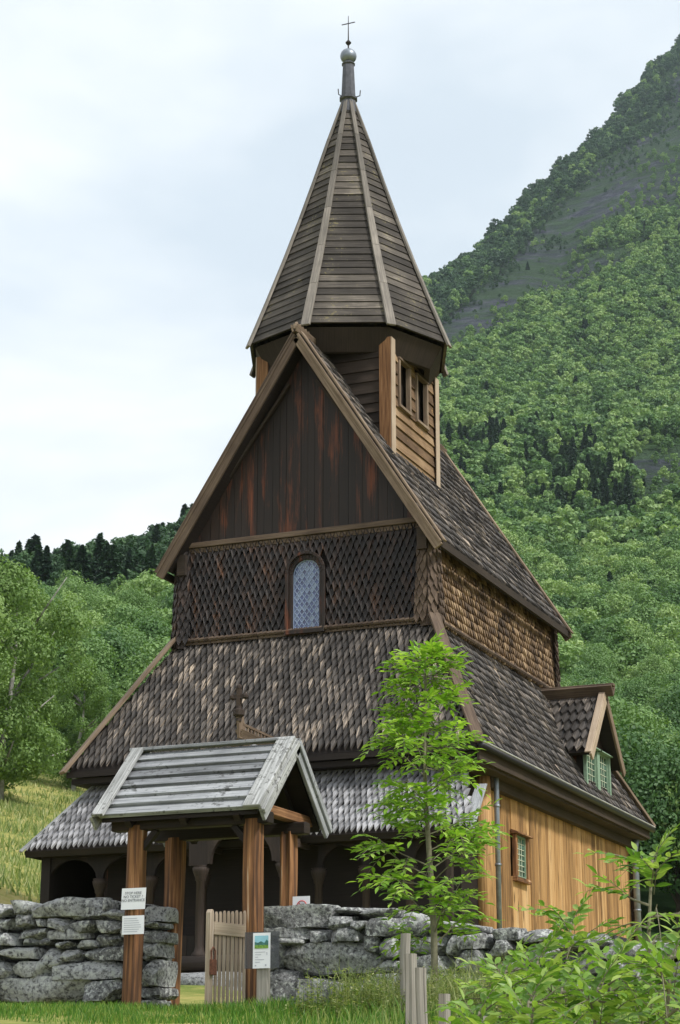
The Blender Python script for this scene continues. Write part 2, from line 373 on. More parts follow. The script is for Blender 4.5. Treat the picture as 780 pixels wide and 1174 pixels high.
def terrain(az, D, rough=True):
    """z of the ground at bearing az (degrees) and distance D from the lookout"""
    if az <= AZ[0] or az >= AZ[-1]:
        e = min(abs(az - AZ[0]), abs(az - AZ[-1])); e = min(e, 360 - abs(az - AZ[0]) if az > AZ[-1] else 360)
        edge = prof(AZ[0] if az <= AZ[0] or az > 170 else AZ[-1], D)
        w = min(1, e / 45); low = -1.65 - .03 * D
        h = edge * (1 - w) + low * w if D > 2 else -1.65
    else:
        i = max(k for k in range(len(AZ)) if AZ[k] <= az); i = min(i, len(AZ) - 2)
        t = (az - AZ[i]) / (AZ[i + 1] - AZ[i])
        h = prof(AZ[i], D) * (1 - t) + prof(AZ[i + 1], D) * t
    if rough:
        x, y = D * math.sin(R(az)), D * math.cos(R(az))
        amp = min(1, max(0, (D - 35) / 200))
        h += amp * (noise.noise(V((x * .02, y * .02, 1))) * 2.2 + noise.noise(V((x * .006, y * .006, 5))) * min(12, D * .012))
        h += .05 * noise.noise(V((x * .8, y * .8, 3))) * min(1, D / 10)
    return EYE + h
def pol(az, D, z=None):
    return V((CAM.x + D * math.sin(R(az)), CAM.y + D * math.cos(R(az)), terrain(az, D) if z is None else z))
def ground_z(x, y):
    dx, dy = x - CAM.x, y - CAM.y
    return terrain(math.degrees(math.atan2(dx, dy)), math.hypot(dx, dy))
def rockmask(az, D):
    # a long bare strip running down across the upper mountainside
    if az < -24 or D < 450: return 0
    t = (az + 20.5) / 8.5                      # 0 at the left skyline, 1 at the right border
    c = 870 + 500 * t; w = 50 + 190 * max(0, t)
    m = max(0, 1 - abs(D - c) / w)
    x, y = D * math.sin(R(az)), D * math.cos(R(az))
    m += (.9 * noise.noise(V((x * .009, y * .009, 9))) + .6 * noise.noise(V((x * .025, y * .025, 4))) + .05) * (1 if m > 0 else 0)
    s = 0
    if D < 720 and abs(D - 560) < 60 and az > -14.2: s = .75 * max(0, 1 - abs(D - 560) / 60)   # small scree further down
    return max(0, min(1, max(m * 1.1, s)))
def meadowmask(az, D):
    if D < 55: return 1
    lim = 100 if az < -29 else 62
    return max(0, min(1, (lim + 8 - D) / 16))

def build_terrain():
    azs = []
    a = -180.0
    while a < 180:
        azs.append(a); a += .18 if -40 <= a < -5 else (1 if -80 < a < 60 else 4)
    Ds = [1, 2, 4, 6, 8]
    while Ds[-1] < 2500: Ds.append(Ds[-1] * 1.035 + .1)
    vs = [(CAM.x, CAM.y, EYE - 1.65)]; rock = [0]; mead = [1]
    for a in azs:
        for D in Ds:
            p = pol(a, D); vs.append(tuple(p)); rock.append(rockmask(a, D)); mead.append(meadowmask(a, D))
    n, m = len(azs), len(Ds); fs = []
    for i in range(n):
        j = (i + 1) % n
        fs.append((0, 1 + j * m, 1 + i * m))
        for k in range(m - 1):
            fs.append((1 + i * m + k, 1 + j * m + k, 1 + j * m + k + 1, 1 + i * m + k + 1))
    me = bpy.data.meshes.new('terrain'); me.from_pydata(vs, [], fs)
    me.polygons.foreach_set('use_smooth', [True] * len(fs))
    for nm, d in (('rock', rock), ('meadow', mead)):
        at = me.attributes.new(nm, 'FLOAT', 'POINT'); at.data.foreach_set('value', d)
    me.materials.append(M['ground']); me.update()
    o = bpy.data.objects.new('hillside_terrain', me); COL.objects.link(o)
    tag(o, 'grassy churchyard ground rising into the steep mountainside with bare grey rock strip', kind='structure')
    if sum(p.normal.z for p in me.polygons[:200]) < 0: me.flip_normals()
    return o
build_terrain()

# ------------------------------------------------------------------ trees
def leaf_cloud(rs, blobs, n, size, droop=.0, shell=(.55, 1.05), aspect=1.6):
    """n small leaf faces spread through the outer part of each clump; returns verts, faces"""
    B = np.array([list(c) + list(r) for c, r in blobs])
    w = (B[:, 3] * B[:, 4] * B[:, 5]) ** (2 / 3); w /= w.sum()
    k = rs.choice(len(B), n, p=w)
    d = rs.normal(size=(n, 3)); d /= np.linalg.norm(d, axis=1)[:, None]
    rad = rs.uniform(shell[0], shell[1], n) ** .6
    P = B[k, :3] + d * B[k, 3:6] * rad[:, None]
    nrm = d * 1.1 + rs.normal(size=(n, 3)) * .45; nrm[:, 2] += .15; nrm /= np.linalg.norm(nrm, axis=1)[:, None]
    t = rs.normal(size=(n, 3)); t[:, 2] -= droop
    t -= nrm * (t * nrm).sum(1)[:, None]; t /= np.linalg.norm(t, axis=1)[:, None]
    b = np.cross(nrm, t)
    s = size * rs.uniform(.6, 1.35, n)[:, None]
    vs = np.stack([P - t * s * aspect / 2, P + b * s / 2 - t * s * .1, P + t * s * aspect / 2, P - b * s / 2 + t * s * .05], 1).reshape(-1, 3)
    fs = np.arange(4 * n).reshape(-1, 4)
    return vs, fs
def np_mesh(name, vs, fs, mats, mi=None):
    me = bpy.data.meshes.new(name)
    me.vertices.add(len(vs)); me.vertices.foreach_set('co', np.asarray(vs, dtype=np.float32).ravel())
    nl = fs.shape[1]
    me.loops.add(fs.size); me.loops.foreach_set('vertex_index', fs.ravel().astype(np.int32))
    me.polygons.add(len(fs)); me.polygons.foreach_set('loop_start', np.arange(0, fs.size, nl, dtype=np.int32)); me.polygons.foreach_set('loop_total', np.full(len(fs), nl, dtype=np.int32))
    for m_ in mats: me.materials.append(m_)
    if mi is not None: me.polygons.foreach_set('material_index', np.asarray(mi, dtype=np.int32))
    me.update(); me.validate(); return me

def broad_blobs(rs, nb, w=.33, z0=.26):
    bl = []
    lean = rs.normal(size=2) * .04
    for i in range(nb):
        t = (i + .5) / nb
        z = z0 + (1 - z0) * (.06 + .88 * t)
        prof_ = math.sin(math.pi * min(1, max(0, (z - z0 + .12) / (1.14 - z0))) ** .8) ** .75
        a = i * 2.4 + rs.uniform(-.5, .5); rr = w * prof_ * rs.uniform(.35, 1.0)
        r = w * (.28 + .26 * rs.rand()) * (.65 + .4 * prof_)
        bl.append(((math.cos(a) * rr + lean[0] * z, math.sin(a) * rr + lean[1] * z, z), (r, r, r * rs.uniform(.65, .95))))
    return bl
def trunk_mb(rs, h=.7, r=.022, branches=0, w=.3):
    mb = MB()
    pts = [V((rs.normal() * .006 * i, rs.normal() * .006 * i, h * i / 5)) for i in range(6)]
    mb.tube([p - V((0, 0, .03)) if i == 0 else p for i, p in enumerate(pts)], [r * (1 - .15 * i) for i in range(6)], 7)
    for k in range(branches):
        i = 1 + k % 4; a = rs.uniform(0, 6.28); l = w * rs.uniform(.5, .9)
        e = pts[i] + V((math.cos(a) * l, math.sin(a) * l, l * rs.uniform(.5, 1.2)))
        mid = pts[i].lerp(e, .5) + V((0, 0, -.02))
        mb.tube([pts[i], mid, e], [r * .5, r * .33, r * .12], 5)
    return mb
def mesh_of(mb, name, mat):
    o = mb.build(name, mat); me = o.data; bpy.data.objects.remove(o); return me

rs = np.random.RandomState(11)
# unit-height protos: (crown mesh, trunk mesh)
def proto_broad(name, nb, n, size, w, leaf='leaf_broad', br=0, bark='bark'):
    vs, fs = leaf_cloud(rs, broad_blobs(rs, nb, w), n, size)
    return np_mesh(name, vs, fs, [M[leaf]]), mesh_of(trunk_mb(rs, .72, .018, br), name + '_trunk', M[bark])
def proto_spruce(name, n, size, w=.17, leaf='leaf_dark'):
    z = rs.uniform(.06, 1, n) ** 1.1; lay = (z * 11) % 1
    rad = w * (1 - z) ** .85 * (1.15 - .55 * lay) * rs.uniform(.45, 1.05, n) + .004
    a = rs.uniform(0, 6.283, n)
    P = np.stack([np.cos(a) * rad, np.sin(a) * rad, z - rad * .3], 1)
    out = np.stack([np.cos(a), np.sin(a), -.35 + 0 * a], 1) + rs.normal(size=(n, 3)) * .25
    out /= np.linalg.norm(out, axis=1)[:, None]
    side = np.cross(out, np.array([0, 0, 1.]) + rs.normal(size=(n, 3)) * .5); side /= np.linalg.norm(side, axis=1)[:, None]
    s = size * rs.uniform(.6, 1.3, n)[:, None]
    vs = np.stack([P - out * s, P + side * s * .5, P + out * s, P - side * s * .5], 1).reshape(-1, 3)
    return np_mesh(name, vs, np.arange(4 * n).reshape(-1, 4), [M[leaf]]), mesh_of(trunk_mb(rs, .9, .012), name + '_trunk', M['bark'])

NEARB = [proto_broad('broad_near', 44, 12000, .0165, .30 + .03 * i, br=8) for i in range(4)]
MIDB = [proto_broad('broad_mid', 22, 2600, .034, .31 + .03 * i) for i in range(4)]
FARB = [proto_broad('broad_far', 11, 480, .080, .34) for i in range(4)]
SHADEF = [proto_broad('broad_crest', 10, 380, .085, .34, 'leaf_deep') for i in range(2)]  # shade on the high crest put into a darker leaf colour
DEEPB = [proto_broad('broad_deep', 18, 1900, .042, .33, 'leaf_deep') for i in range(3)]
NEARS = [proto_spruce('spruce_near', 5200, .028, .23 + .03 * i) for i in range(2)]
MIDS = [proto_spruce('spruce_mid', 1300, .055, .23 + .04 * i) for i in range(3)]

def px_of(p):
    d = p - CAM
    fw = V((-math.sin(YAW) * math.cos(PITCH), math.cos(YAW) * math.cos(PITCH), math.sin(PITCH)))
    rt = V((math.cos(YAW), math.sin(YAW), 0)); up = rt.cross(fw); z = d.dot(fw)
    if z < .1: return (-9999, -9999)
    return 390 + FOC * d.dot(rt) / z, 587 - FOC * d.dot(up) / z
SIL = [(30, 985), (85, 885), (210, 745), (195, 655), (343, 385), (290, 395), (402, 120), (506, 398), (500, 525), (642, 730), (632, 790), (700, 800), (706, 880), (736, 952), (726, 1080), (30, 1080)]
def inside(x, y, poly):
    c = False; n = len(poly)
    for i in range(n):
        x1, y1 = poly[i]; x2, y2 = poly[i - 1]
        if (y1 > y) != (y2 > y) and x < (x2 - x1) * (y - y1) / (y2 - y1) + x1: c = not c
    return c

rf = random.Random(21)
pts = []   # (az, D, height, kind)
D = 66.0
while D < 1960:
    sp = 4.7 if D < 150 else 4.7 + min(1.3, (D - 150) / 400)
    step = sp * .8
    a0, a1 = (-42, -2) if D < 400 else (-39, -6)
    na = int(R(a1 - a0) * D / (sp * 1.05))
    off = rf.random()
    for k in range(na):
        az = a0 + (a1 - a0) * (k + off + rf.uniform(-.42, .42)) / na
        d = D + rf.uniform(-.5, .5) * step
        if d < (103 if az < -29 else 100 if az < -20 else 70): continue
        if az < -20.4:   # stop behind the skyline
            lim = 345 + (az + 33) * 15 if az < -27.2 else 440 + (az + 27.2) * 102
            if d > max(330, lim) + 30: continue
        elif d > 1190 + (az + 20.4) * 78: continue
        rm = rockmask(az, d)
        if rf.random() < rm * 1.25 - .30: continue
        x, y = d * math.sin(R(az)), d * math.cos(R(az))
        nz = noise.noise(V((x * .012, y * .012, 2))) + .5 * noise.noise(V((x * .05, y * .05, 7)))
        h = sp * rf.uniform(1.0, 1.75)
        kind = 'b'
        if az < -26 and d > 225 and nz > -.1 and rf.random() < .5: kind = 's'; h *= 1.1
        elif az < -26.5 and d > 235: kind = 'd'
        elif 430 < d < 640 and az < -13.8 and nz > -.05 and rf.random() < .5: kind = 's'
        elif rf.random() < .02: kind = 's'
        if rm > .05: h *= .5 * rf.uniform(.5, 1.2)
        if az > -20.4 and kind == 'b' and d > 860 + (az + 20.4) * 65 and rf.random() < .85: kind = 'e'
        pts.append((az, d, h, kind))
    D += step
print('forest points', len(pts))
pts.sort(key=lambda q: -q[2] / q[1])
inds, rest = [], []
NB = NS = 0
for az, d, h, kind in pts:
    p = pol(az, d); x, y = px_of(p + V((0, 0, h * .75))); xb, yb = px_of(p + V((0, 0, h)))
    vis = -40 < x < 830 and -10 < y < 1080 and not (inside(x, y, SIL) and inside(xb, yb, SIL))
    if kind in 'bd' and vis and NB < 288: NB += 1; inds.append((p, h, kind, d, x, y))
    elif kind == 's' and vis and NS < 60 and d < 600: NS += 1; inds.append((p, h, kind, d, x, y))
    else: rest.append((p, h, kind, d))
def tree_obj(p, h, crown, trunk, name, rz, wide, label, cat, group, crown_name='crown'):
    r = empty(name, p, label, cat, group)
    r.rotation_euler = (0, 0, rz); r.scale = (h * wide, h * wide, h)
    for nm, me in ((crown_name, crown), ('trunk', trunk)):
        if me is None: continue
        c = bpy.data.objects.new(nm, me); COL.objects.link(c); c.parent = r
    return r
for p, h, kind, d, x, y in inds:
    if kind in 'bd':
        pr = rf.choice(DEEPB if kind == 'd' else NEARB if d < 210 else MIDB)
        left = x < 260
        tree_obj(p, h, pr[0], pr[1] if d < 260 else None, 'broadleaf_tree', rf.uniform(0, 6.28), rf.uniform(.8, 1.15),
                 'leafy green broadleaf tree packed into the wood on the hillside left of the church' if left else 'leafy green broadleaf tree packed into the wood on the mountain slope right of the church',
                 'tree', 'broadleaf trees of the hillside wood left of the church' if left else 'broadleaf trees of the slope wood right of the church')
    else:
        pr = rf.choice(NEARS if d < 260 else MIDS)
        left = x < 260
        tree_obj(p, h * 1.1, pr[0], pr[1] if d < 260 else None, 'spruce_tree', rf.uniform(0, 6.28), rf.uniform(.8, 1.2),
                 'dark pointed spruce standing on the wooded ridge left of the church' if left else 'dark pointed spruce standing among the lighter trees right of the church',
                 'tree', 'dark spruces on the left ridge' if left else 'dark spruces on the mountain slope')
print('individual trees', len(inds), 'massed', len(rest))

def stuff_forest(name, data, protos, label):
    """far-off wood that reads as one mass: points with instanced crowns"""
    coll = bpy.data.collections.new(name + '_kinds')
    for i, (c, t) in enumerate(protos):
        o = bpy.data.objects.new('%s_kind_%d' % (name, i), c); coll.objects.link(o)
    me = bpy.data.meshes.new(name); me.from_pydata([tuple(q[0]) for q in data], [], [])
    for nm, ty, vals in (('scl', 'FLOAT', [q[1] for q in data]), ('wid', 'FLOAT', [q[1] * rf.uniform(.85, 1.2) for q in data]), ('rz', 'FLOAT', [rf.uniform(0, 6.28) for q in data]), ('pick', 'INT', [rf.randrange(len(protos)) for q in data])):
        at = me.attributes.new(nm, ty, 'POINT'); at.data.foreach_set('value', vals)
    o = bpy.data.objects.new(name, me); COL.objects.link(o)
    tag(o, label, 'forest', kind='stuff')
    ng = bpy.data.node_groups.new(name, 'GeometryNodeTree')
    ng.interface.new_socket('Geometry', in_out='INPUT', socket_type='NodeSocketGeometry'); ng.interface.new_socket('Geometry', in_out='OUTPUT', socket_type='NodeSocketGeometry')
    N = ng.nodes; gi = N.new('NodeGroupInput'); go = N.new('NodeGroupOutput')
    mp = N.new('GeometryNodeMeshToPoints'); ip = N.new('GeometryNodeInstanceOnPoints'); ci = N.new('GeometryNodeCollectionInfo')
    ci.inputs['Collection'].default_value = coll; ci.inputs['Separate Children'].default_value = True; ci.inputs['Reset Children'].default_value = True
    def at(nm, ty):
        a = N.new('GeometryNodeInputNamedAttribute'); a.data_type = ty; a.inputs['Name'].default_value = nm; return a.outputs['Attribute']
    cs = N.new('ShaderNodeCombineXYZ'); w = at('wid', 'FLOAT'); ng.links.new(w, cs.inputs[0]); ng.links.new(w, cs.inputs[1]); ng.links.new(at('scl', 'FLOAT'), cs.inputs[2])
    cr = N.new('ShaderNodeCombineXYZ'); ng.links.new(at('rz', 'FLOAT'), cr.inputs[2])
    ip.inputs['Pick Instance'].default_value = True
    ng.links.new(gi.outputs[0], mp.inputs[0]); ng.links.new(mp.outputs[0], ip.inputs['Points']); ng.links.new(ci.outputs[0], ip.inputs['Instance'])
    ng.links.new(at('pick', 'INT'), ip.inputs['Instance Index']); ng.links.new(cs.outputs[0], ip.inputs['Scale']); ng.links.new(cr.outputs[0], ip.inputs['Rotation'])
    ng.links.new(ip.outputs[0], go.inputs[0])
    md = o.modifiers.new('forest', 'NODES'); md.node_group = ng
    return o
nrb = [q for q in rest if q[2] in 'bsd' and q[3] < 150]; rest = [q for q in rest if q[3] >= 150]
stuff_forest('nearest_slope_forest', nrb, NEARB, 'dense light green wood at the foot of the mountain slope')
midb = [q for q in rest if q[2] == 'b' and q[3] < 420]; farb = [q for q in rest if q[2] == 'b' and q[3] >= 420]; crb = [q for q in rest if q[2] == 'e']
if crb: stuff_forest('crest_forest', crb, SHADEF, 'wood along the high mountain crest, its shade put into darker green leaves')
sps = [q for q in rest if q[2] == 's']; dps = [q for q in rest if q[2] == 'd']
if dps: stuff_forest('ridge_forest', dps, DEEPB, 'deep green wood along the left ridge')
stuff_forest('near_slope_forest', midb, MIDB, 'dense light green wood covering the lower mountain slope')
stuff_forest('far_slope_forest', farb, FARB, 'dense green wood covering the upper mountainside up to the skyline')
stuff_forest('spruce_forest', sps, MIDS, 'dark spruce stands mixed through the mountain wood')
# ------------------------------------------------------------------ the stave church
def shingles(mb, BL, BR, TL, TR, rows, w, skip=None, hb=.042, th=.024, ridge=.012, pt=.45, ov=1.6, jit=1.0, tipw=0.0, mi=0):
    BL, BR, TL, TR = map(V, (BL, BR, TL, TR))
    U = (BR - BL).normalized()
    h = (TL - BL); Vd = (h - U * h.dot(U)); S = Vd.length; Vd.normalize(); N = U.cross(Vd).normalized()
    lx0, lx1 = 0, h.dot(U); rx0, rx1 = (BR - BL).dot(U), (TR - BL).dot(U)
    e = S / rows
    for i in range(rows):
        v0 = i * e; ln = min(e * ov, S - v0 + e * .15)
        a = lx0 + (lx1 - lx0) * (v0 + ln * .3) / S; b = rx0 + (rx1 - rx0) * (v0 + ln * .3) / S
        k = math.floor(a / w) - 1
        st = .5 * w if i % 2 else 0
        while k * w + st < b:
            g = .010 + .006 * rnd.random()
            u0, u1 = k * w + st + g * .5, (k + 1) * w + st - g * .5; k += 1
            u0c, u1c = max(u0, a), min(u1, b)
            if u1c - u0c < .25 * w: continue
            uc = min(max((u0 + u1) / 2 + rnd.uniform(-.006, .006), u0c + .01), u1c - .01)
            if skip and skip(BL + U * uc + Vd * (v0 + e * .5)): continue
            dv = rnd.uniform(-.018, .018) * jit; lift = rnd.uniform(0, .010) * jit; lr = rnd.uniform(-.006, .006) * jit
            P = pt * e * (.85 + .3 * rnd.random())
            def q(u, v, n): return BL + U * u + Vd * (v0 + v + dv) + N * n
            sw = (u1c - u0c) * tipw * .5
            vv = [q(u0c + sw * .0, P, hb + lift + lr), q(uc, 0, hb + lift + ridge), q(u1c, P, hb + lift - lr),
                  q(u0c, ln, .002), q(uc, ln, .002 + ridge * .6), q(u1c, ln, .002),
                  q(u0c, P, hb + lift + lr - th), q(uc, 0, hb + lift - th + ridge * .3), q(u1c, P, hb + lift - lr - th)]
            mb.add(vv, [(0, 1, 4, 3), (1, 2, 5, 4), (6, 7, 1, 0), (7, 8, 2, 1), (6, 0, 3), (2, 8, 5)], Vd, None, mi)

church = empty('stave_church', (0, 0, 0), 'tall dark stave church of tarred timber with octagonal spire and shingled roofs', 'church')
WIN = dict(x0=-.17, x1=.37, z0=6.12, zs=7.16, zt=7.43)
# --- raised nave walls
mb = MB()
def inwin(p): return WIN['x0'] - .12 < p.x < WIN['x1'] + .12 and p.z < 7.50 - max(0, abs(p.x - .1) - .2) * .6
shingles(mb, (-2.5, -.05, 6.03), (2.5, -.05, 6.03), (-2.42, .0, 7.88), (2.42, 0, 7.88), 13, .122, inwin, pt=1.15, ridge=.016, hb=.055, th=.036, ov=1.9)
front_wall = mb.build('front_wall', M['tar_shingle'], church)
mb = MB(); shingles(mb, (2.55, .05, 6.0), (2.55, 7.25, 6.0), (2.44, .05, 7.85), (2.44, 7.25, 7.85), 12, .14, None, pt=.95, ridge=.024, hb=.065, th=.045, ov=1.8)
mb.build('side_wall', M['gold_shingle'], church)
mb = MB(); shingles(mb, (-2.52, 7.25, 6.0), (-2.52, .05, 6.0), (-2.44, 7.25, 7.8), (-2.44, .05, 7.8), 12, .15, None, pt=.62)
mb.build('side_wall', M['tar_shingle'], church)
mb = MB(); mb.box((-2.42, .03, 5.7), (2.42, 7.27, 7.9)); mb.box((-3.3, -1.05, -.2), (3.36, 9.2, 3.45)); mb.box((-2.6, .0, 3.4), (2.6, 7.6, 5.75))
mb.build('wall_core', M['dark_wood'], church)
for sx in (-1, 1):
    for yy, ys in ((0.0, -1), (7.28, 1)):
        mb = MB()
        c = V((sx * 2.47, yy, 0))
        seq = [(-sx * .16, ys * .10), (sx * .02, ys * .12), (sx * .13, ys * .03), (sx * .14, -ys * .14)]
        if sx * ys > 0: seq = seq[::-1]
        for a, b in zip(seq, seq[1:]):
            f = 1.45
            shingles(mb, c + V((a[0] * f, a[1] * f, 6.0)), c + V((b[0] * f, b[1] * f, 6.0)), c + V((a[0], a[1], 7.82)), c + V((b[0], b[1], 7.82)), 12, .12, None, pt=.7, hb=.035)
        mb.tube([c + V((0, 0, 5.95)), c + V((0, 0, 6.3)), c + V((0, 0, 7.8))], [.18, .14, .10], 8)
        mb.build('corner_post', M['verge_dark'] if sx > 0 else M['tar_shingle'], church)
# --- arched window
cx = (WIN['x0'] + WIN['x1']) / 2; hw = (WIN['x1'] - WIN['x0']) / 2
def arch_line(hw_, z0, zs, rise, n=14):
    return [(cx - hw_, z0)] + [(cx - hw_ * math.cos(math.pi * i / n), zs + rise * math.sin(math.pi * i / n)) for i in range(n + 1)] + [(cx + hw_, z0)]
def ring(mb, out, inn, y0, y1, g=(0, 0, 1)):
    for i in range(len(out) - 1):
        a, b, c, d = out[i], out[i + 1], inn[i + 1], inn[i]
        mb.hexa([(d[0], y0, d[1]), (c[0], y0, c[1]), (c[0], y1, c[1]), (d[0], y1, d[1]), (a[0], y0, a[1]), (b[0], y0, b[1]), (b[0], y1, b[1]), (a[0], y1, a[1])], (b[0] - a[0], 0, b[1] - a[1]))
mb = MB()
gi_ = arch_line(hw, 6.12, 7.16, .27); go_ = arch_line(hw + .09, 6.06, 7.17, .36); gt = arch_line(hw + .13, 6.06, 7.18, .40)
ring(mb, go_, gi_, -.10, .02); ring(mb, gt, arch_line(hw + .07, 6.06, 7.18, .34), -.15, -.103)
mb.box((cx - hw - .12, -.17, 6.02), (cx + hw + .12, .0, 6.10))
win = mb.build('arched_window', M['tar_board'], church, bevel=.006)
mb = MB(); gl = arch_line(hw + .01, 6.11, 7.16, .28)
mb.prism([(x, -.03, z) for x, z in gl][::-1], (0, .02, 0), (.7, 0, .7)); o = mb.build('window_pane', M['sky_tint_glass'], win)
uvl = o.data.uv_layers[0].data      # rotate the pane cells to the diamond lattice
ax, az_ = .098, .135
for poly in o.data.polygons:
    for li in poly.loop_indices:
        v = o.data.vertices[o.data.loops[li].vertex_index].co
        a, b = (v.x - cx) / ax, (v.z - 6.12) / az_
        uvl[li].uv = ((a + b) / 6 / 1.0 * .5 * 2, (a - b) / 6 * .5 * 2)
mb = MB()
def in_arch(x, z): return abs(x - cx) < hw and 6.12 < z < (7.16 + .27 * math.sqrt(max(0, 1 - ((x - cx) / hw) ** 2)))
for s_ in (1, -1):
    for k in range(-14, 22):
        pts_ = []
        for t in range(0, 161):
            x = cx - hw + 2 * hw * t / 160; z = 6.12 + (k + s_ * (x - cx) / ax) * az_
            if in_arch(x, z): pts_.append((x, z))
        if len(pts_) > 3: mb.beam((pts_[0][0], -.037, pts_[0][1]), (pts_[-1][0], -.037, pts_[-1][1]), .012, .010, up=(0, 1, 0))
ring(mb, arch_line(hw + .004, 6.12, 7.16, .274), arch_line(hw - .016, 6.12, 7.16, .254), -.046, -.034)
mb.build('lead_lattice', M['lead_came'], win)
# --- gable boards
mb = MB(); x = -2.3
while x < 2.3:
    w_ = rnd.uniform(.13, .19); a, b = x, min(x + w_ - .006, 2.3)
    zt = lambda xx: 11.62 - abs(xx) * 1.588
    y = .02 + rnd.uniform(-.006, .006)
    pts_ = [(a, y, 7.9), (b, y, 7.9), (b, y, max(zt(b), 7.92))]
    if a < 0 < b: pts_.append((0, y, zt(0)))
    pts_.append((a, y, max(zt(a), 7.92)))
    mb.prism(pts_, (0, .04, 0), (0, 0, 1)); x += w_
mb.build('gable_wall', M['tar_board'], church)
mb = MB(); mb.box((-2.36, -.09, 7.90), (2.36, .03, 8.0)); mb.box((-2.36, -.05, 7.80), (2.36, .03, 7.895))
mb.build('gable_rail', M['verge_dark'], church, bevel=.008)
mb = MB()
for s_ in (-1, 1):
    for t in (0.0,):
        mb.beam((s_ * .28, -.06, 10.92), (s_ * 2.3, -.06, 7.92 + .25), .05, .07, up=(0, 1, 0))
    mb.box((s_ * 2.42 - .09, -.22, 7.35), (s_ * 2.42 + .09, .1, 7.75))
mb.build('gable_bracket', M['tower_dark'], church)
# --- nave roof
SL = 4.32 / 2.72
mb = MB(); shingles(mb, (2.74, -.3, 7.50), (2.74, 7.6, 7.50), (0, -.3, 11.84), (0, 7.6, 11.84), 19, .125, None, pt=.7, hb=.05, th=.034)
shingles(mb, (-2.74, 7.6, 7.50), (-2.74, -.3, 7.50), (0, 7.6, 11.84), (0, -.3, 11.84), 19, .145, None, pt=.4)
nave_roof = mb.build('nave_roof', M['roof_shingle'], church)
mb = MB()
for s_ in (-1, 1):
    q = [(0, -.30, 11.835), (s_ * 2.74, -.30, 7.495), (s_ * 2.74 - s_ * .10, -.30, 7.42), (0, -.30, 11.58)]
    if s_ < 0: q = q[::-1]
    mb.prism(q[::-1], (0, 7.9, 0), (0, 1, 0))
mb.build('roof_deck', M['dark_wood'], nave_roof)
for yy, m_ in ((-.36, 'verge'), (7.66, 'verge')):
    for s_ in (-1, 1):
        mb = MB()
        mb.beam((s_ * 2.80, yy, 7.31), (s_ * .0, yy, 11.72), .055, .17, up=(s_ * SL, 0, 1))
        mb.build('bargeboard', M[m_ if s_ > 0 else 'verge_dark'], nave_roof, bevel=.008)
        mb = MB(); nrm = V((s_ * SL, 0, 1)).normalized()
        y2 = yy + (.06 if yy < 0 else -.06)
        mb.beam(V((s_ * 2.81, y2, 7.37)) + nrm * .10, V((s_ * .0, y2, 11.78)) + nrm * .10, .15, .035, up=nrm)
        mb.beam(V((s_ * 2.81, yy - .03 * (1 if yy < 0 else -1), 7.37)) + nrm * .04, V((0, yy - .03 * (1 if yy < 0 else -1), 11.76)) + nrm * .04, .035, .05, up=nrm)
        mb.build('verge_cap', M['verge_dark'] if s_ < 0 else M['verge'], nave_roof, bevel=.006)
mb = MB()
for y0, y1 in ((-.46, .98), (3.42, 7.75)):
    for s_ in (-1, 1):
        mb.beam((s_ * .05, y0, 11.88), (s_ * .05, y1, 11.88), .035, .14, up=(s_ * .25, 0, 1))
    mb.beam((0, y0, 11.92), (0, y1, 11.92), .045, .10)
    yy = y0 + .05
    while yy < y1 - .05:
        mb.prism([(-.02, yy, 11.95), (-.02, yy + .10, 11.95), (-.02, yy + .085, 12.01), (-.02, yy + .05, 12.04), (-.02, yy + .015, 12.01)], (.04, 0, 0), (0, 1, 0)); yy += .135
mb.build('ridge_crest', M['verge'], nave_roof)
for s_ in (-1, 1):
    mb = MB(); mb.beam((s_ * 2.80, -.3, 7.40), (s_ * 2.80, 7.6, 7.40), .05, .14); mb.build('eave_board', M['tower_dark'], nave_roof)
# --- skirt roof round the nave
E0, YF, YR, ZE, ZT = 3.86, -1.57, 9.55, 3.55, 6.03
mb = MB(); shingles(mb, (-E0, YF, ZE), (E0, YF, ZE), (-2.5, -.02, ZT), (2.5, -.02, ZT), 14, .118, pt=1.0, ridge=.02, hb=.052, th=.038, ov=1.8)
skirt = mb.build('skirt_roof', M['roof_shingle'], church)
mb = MB(); shingles(mb, (E0, YF, ZE), (E0, YR, ZE - .04), (2.52, 0, ZT), (2.52, 7.3, ZT), 14, .120, pt=.9, ridge=.02, hb=.052, th=.038, ov=1.8)
sskirt = mb.build('skirt_roof', M['roof_shingle'], church)
mb = MB(); shingles(mb, (-E0, YR, ZE), (-E0, YF, ZE), (-2.52, 7.3, ZT), (-2.52, 0, ZT), 13, .18, pt=.5)
shingles(mb, (E0, YR, ZE - .04), (-E0, YR, ZE), (2.5, 7.3, ZT), (-2.5, 7.3, ZT), 13, .18, pt=.5)
mb.build('skirt_roof', M['roof_shingle'], church)
mb = MB(); t_ = -.09
lo = [(-E0, YF, ZE - .012), (E0, YF, ZE - .012), (E0, YR, ZE - .052), (-E0, YR, ZE - .012)]; hi = [(-2.5, 0, ZT - .012), (2.5, 0, ZT - .012), (2.5, 7.3, ZT - .012), (-2.5, 7.3, ZT - .012)]
b = [(x_, y_, z_ + t_) for x_, y_, z_ in lo]
mb.add(lo + hi + b, [(0, 1, 5, 4), (1, 2, 6, 5), (2, 3, 7, 6), (3, 0, 4, 7), (8, 9, 1, 0), (9, 10, 2, 1), (10, 11, 3, 2), (11, 8, 0, 3), (11, 10, 9, 8)], (0, 1, 0))
mb.build('skirt_deck', M['dark_wood'], church)
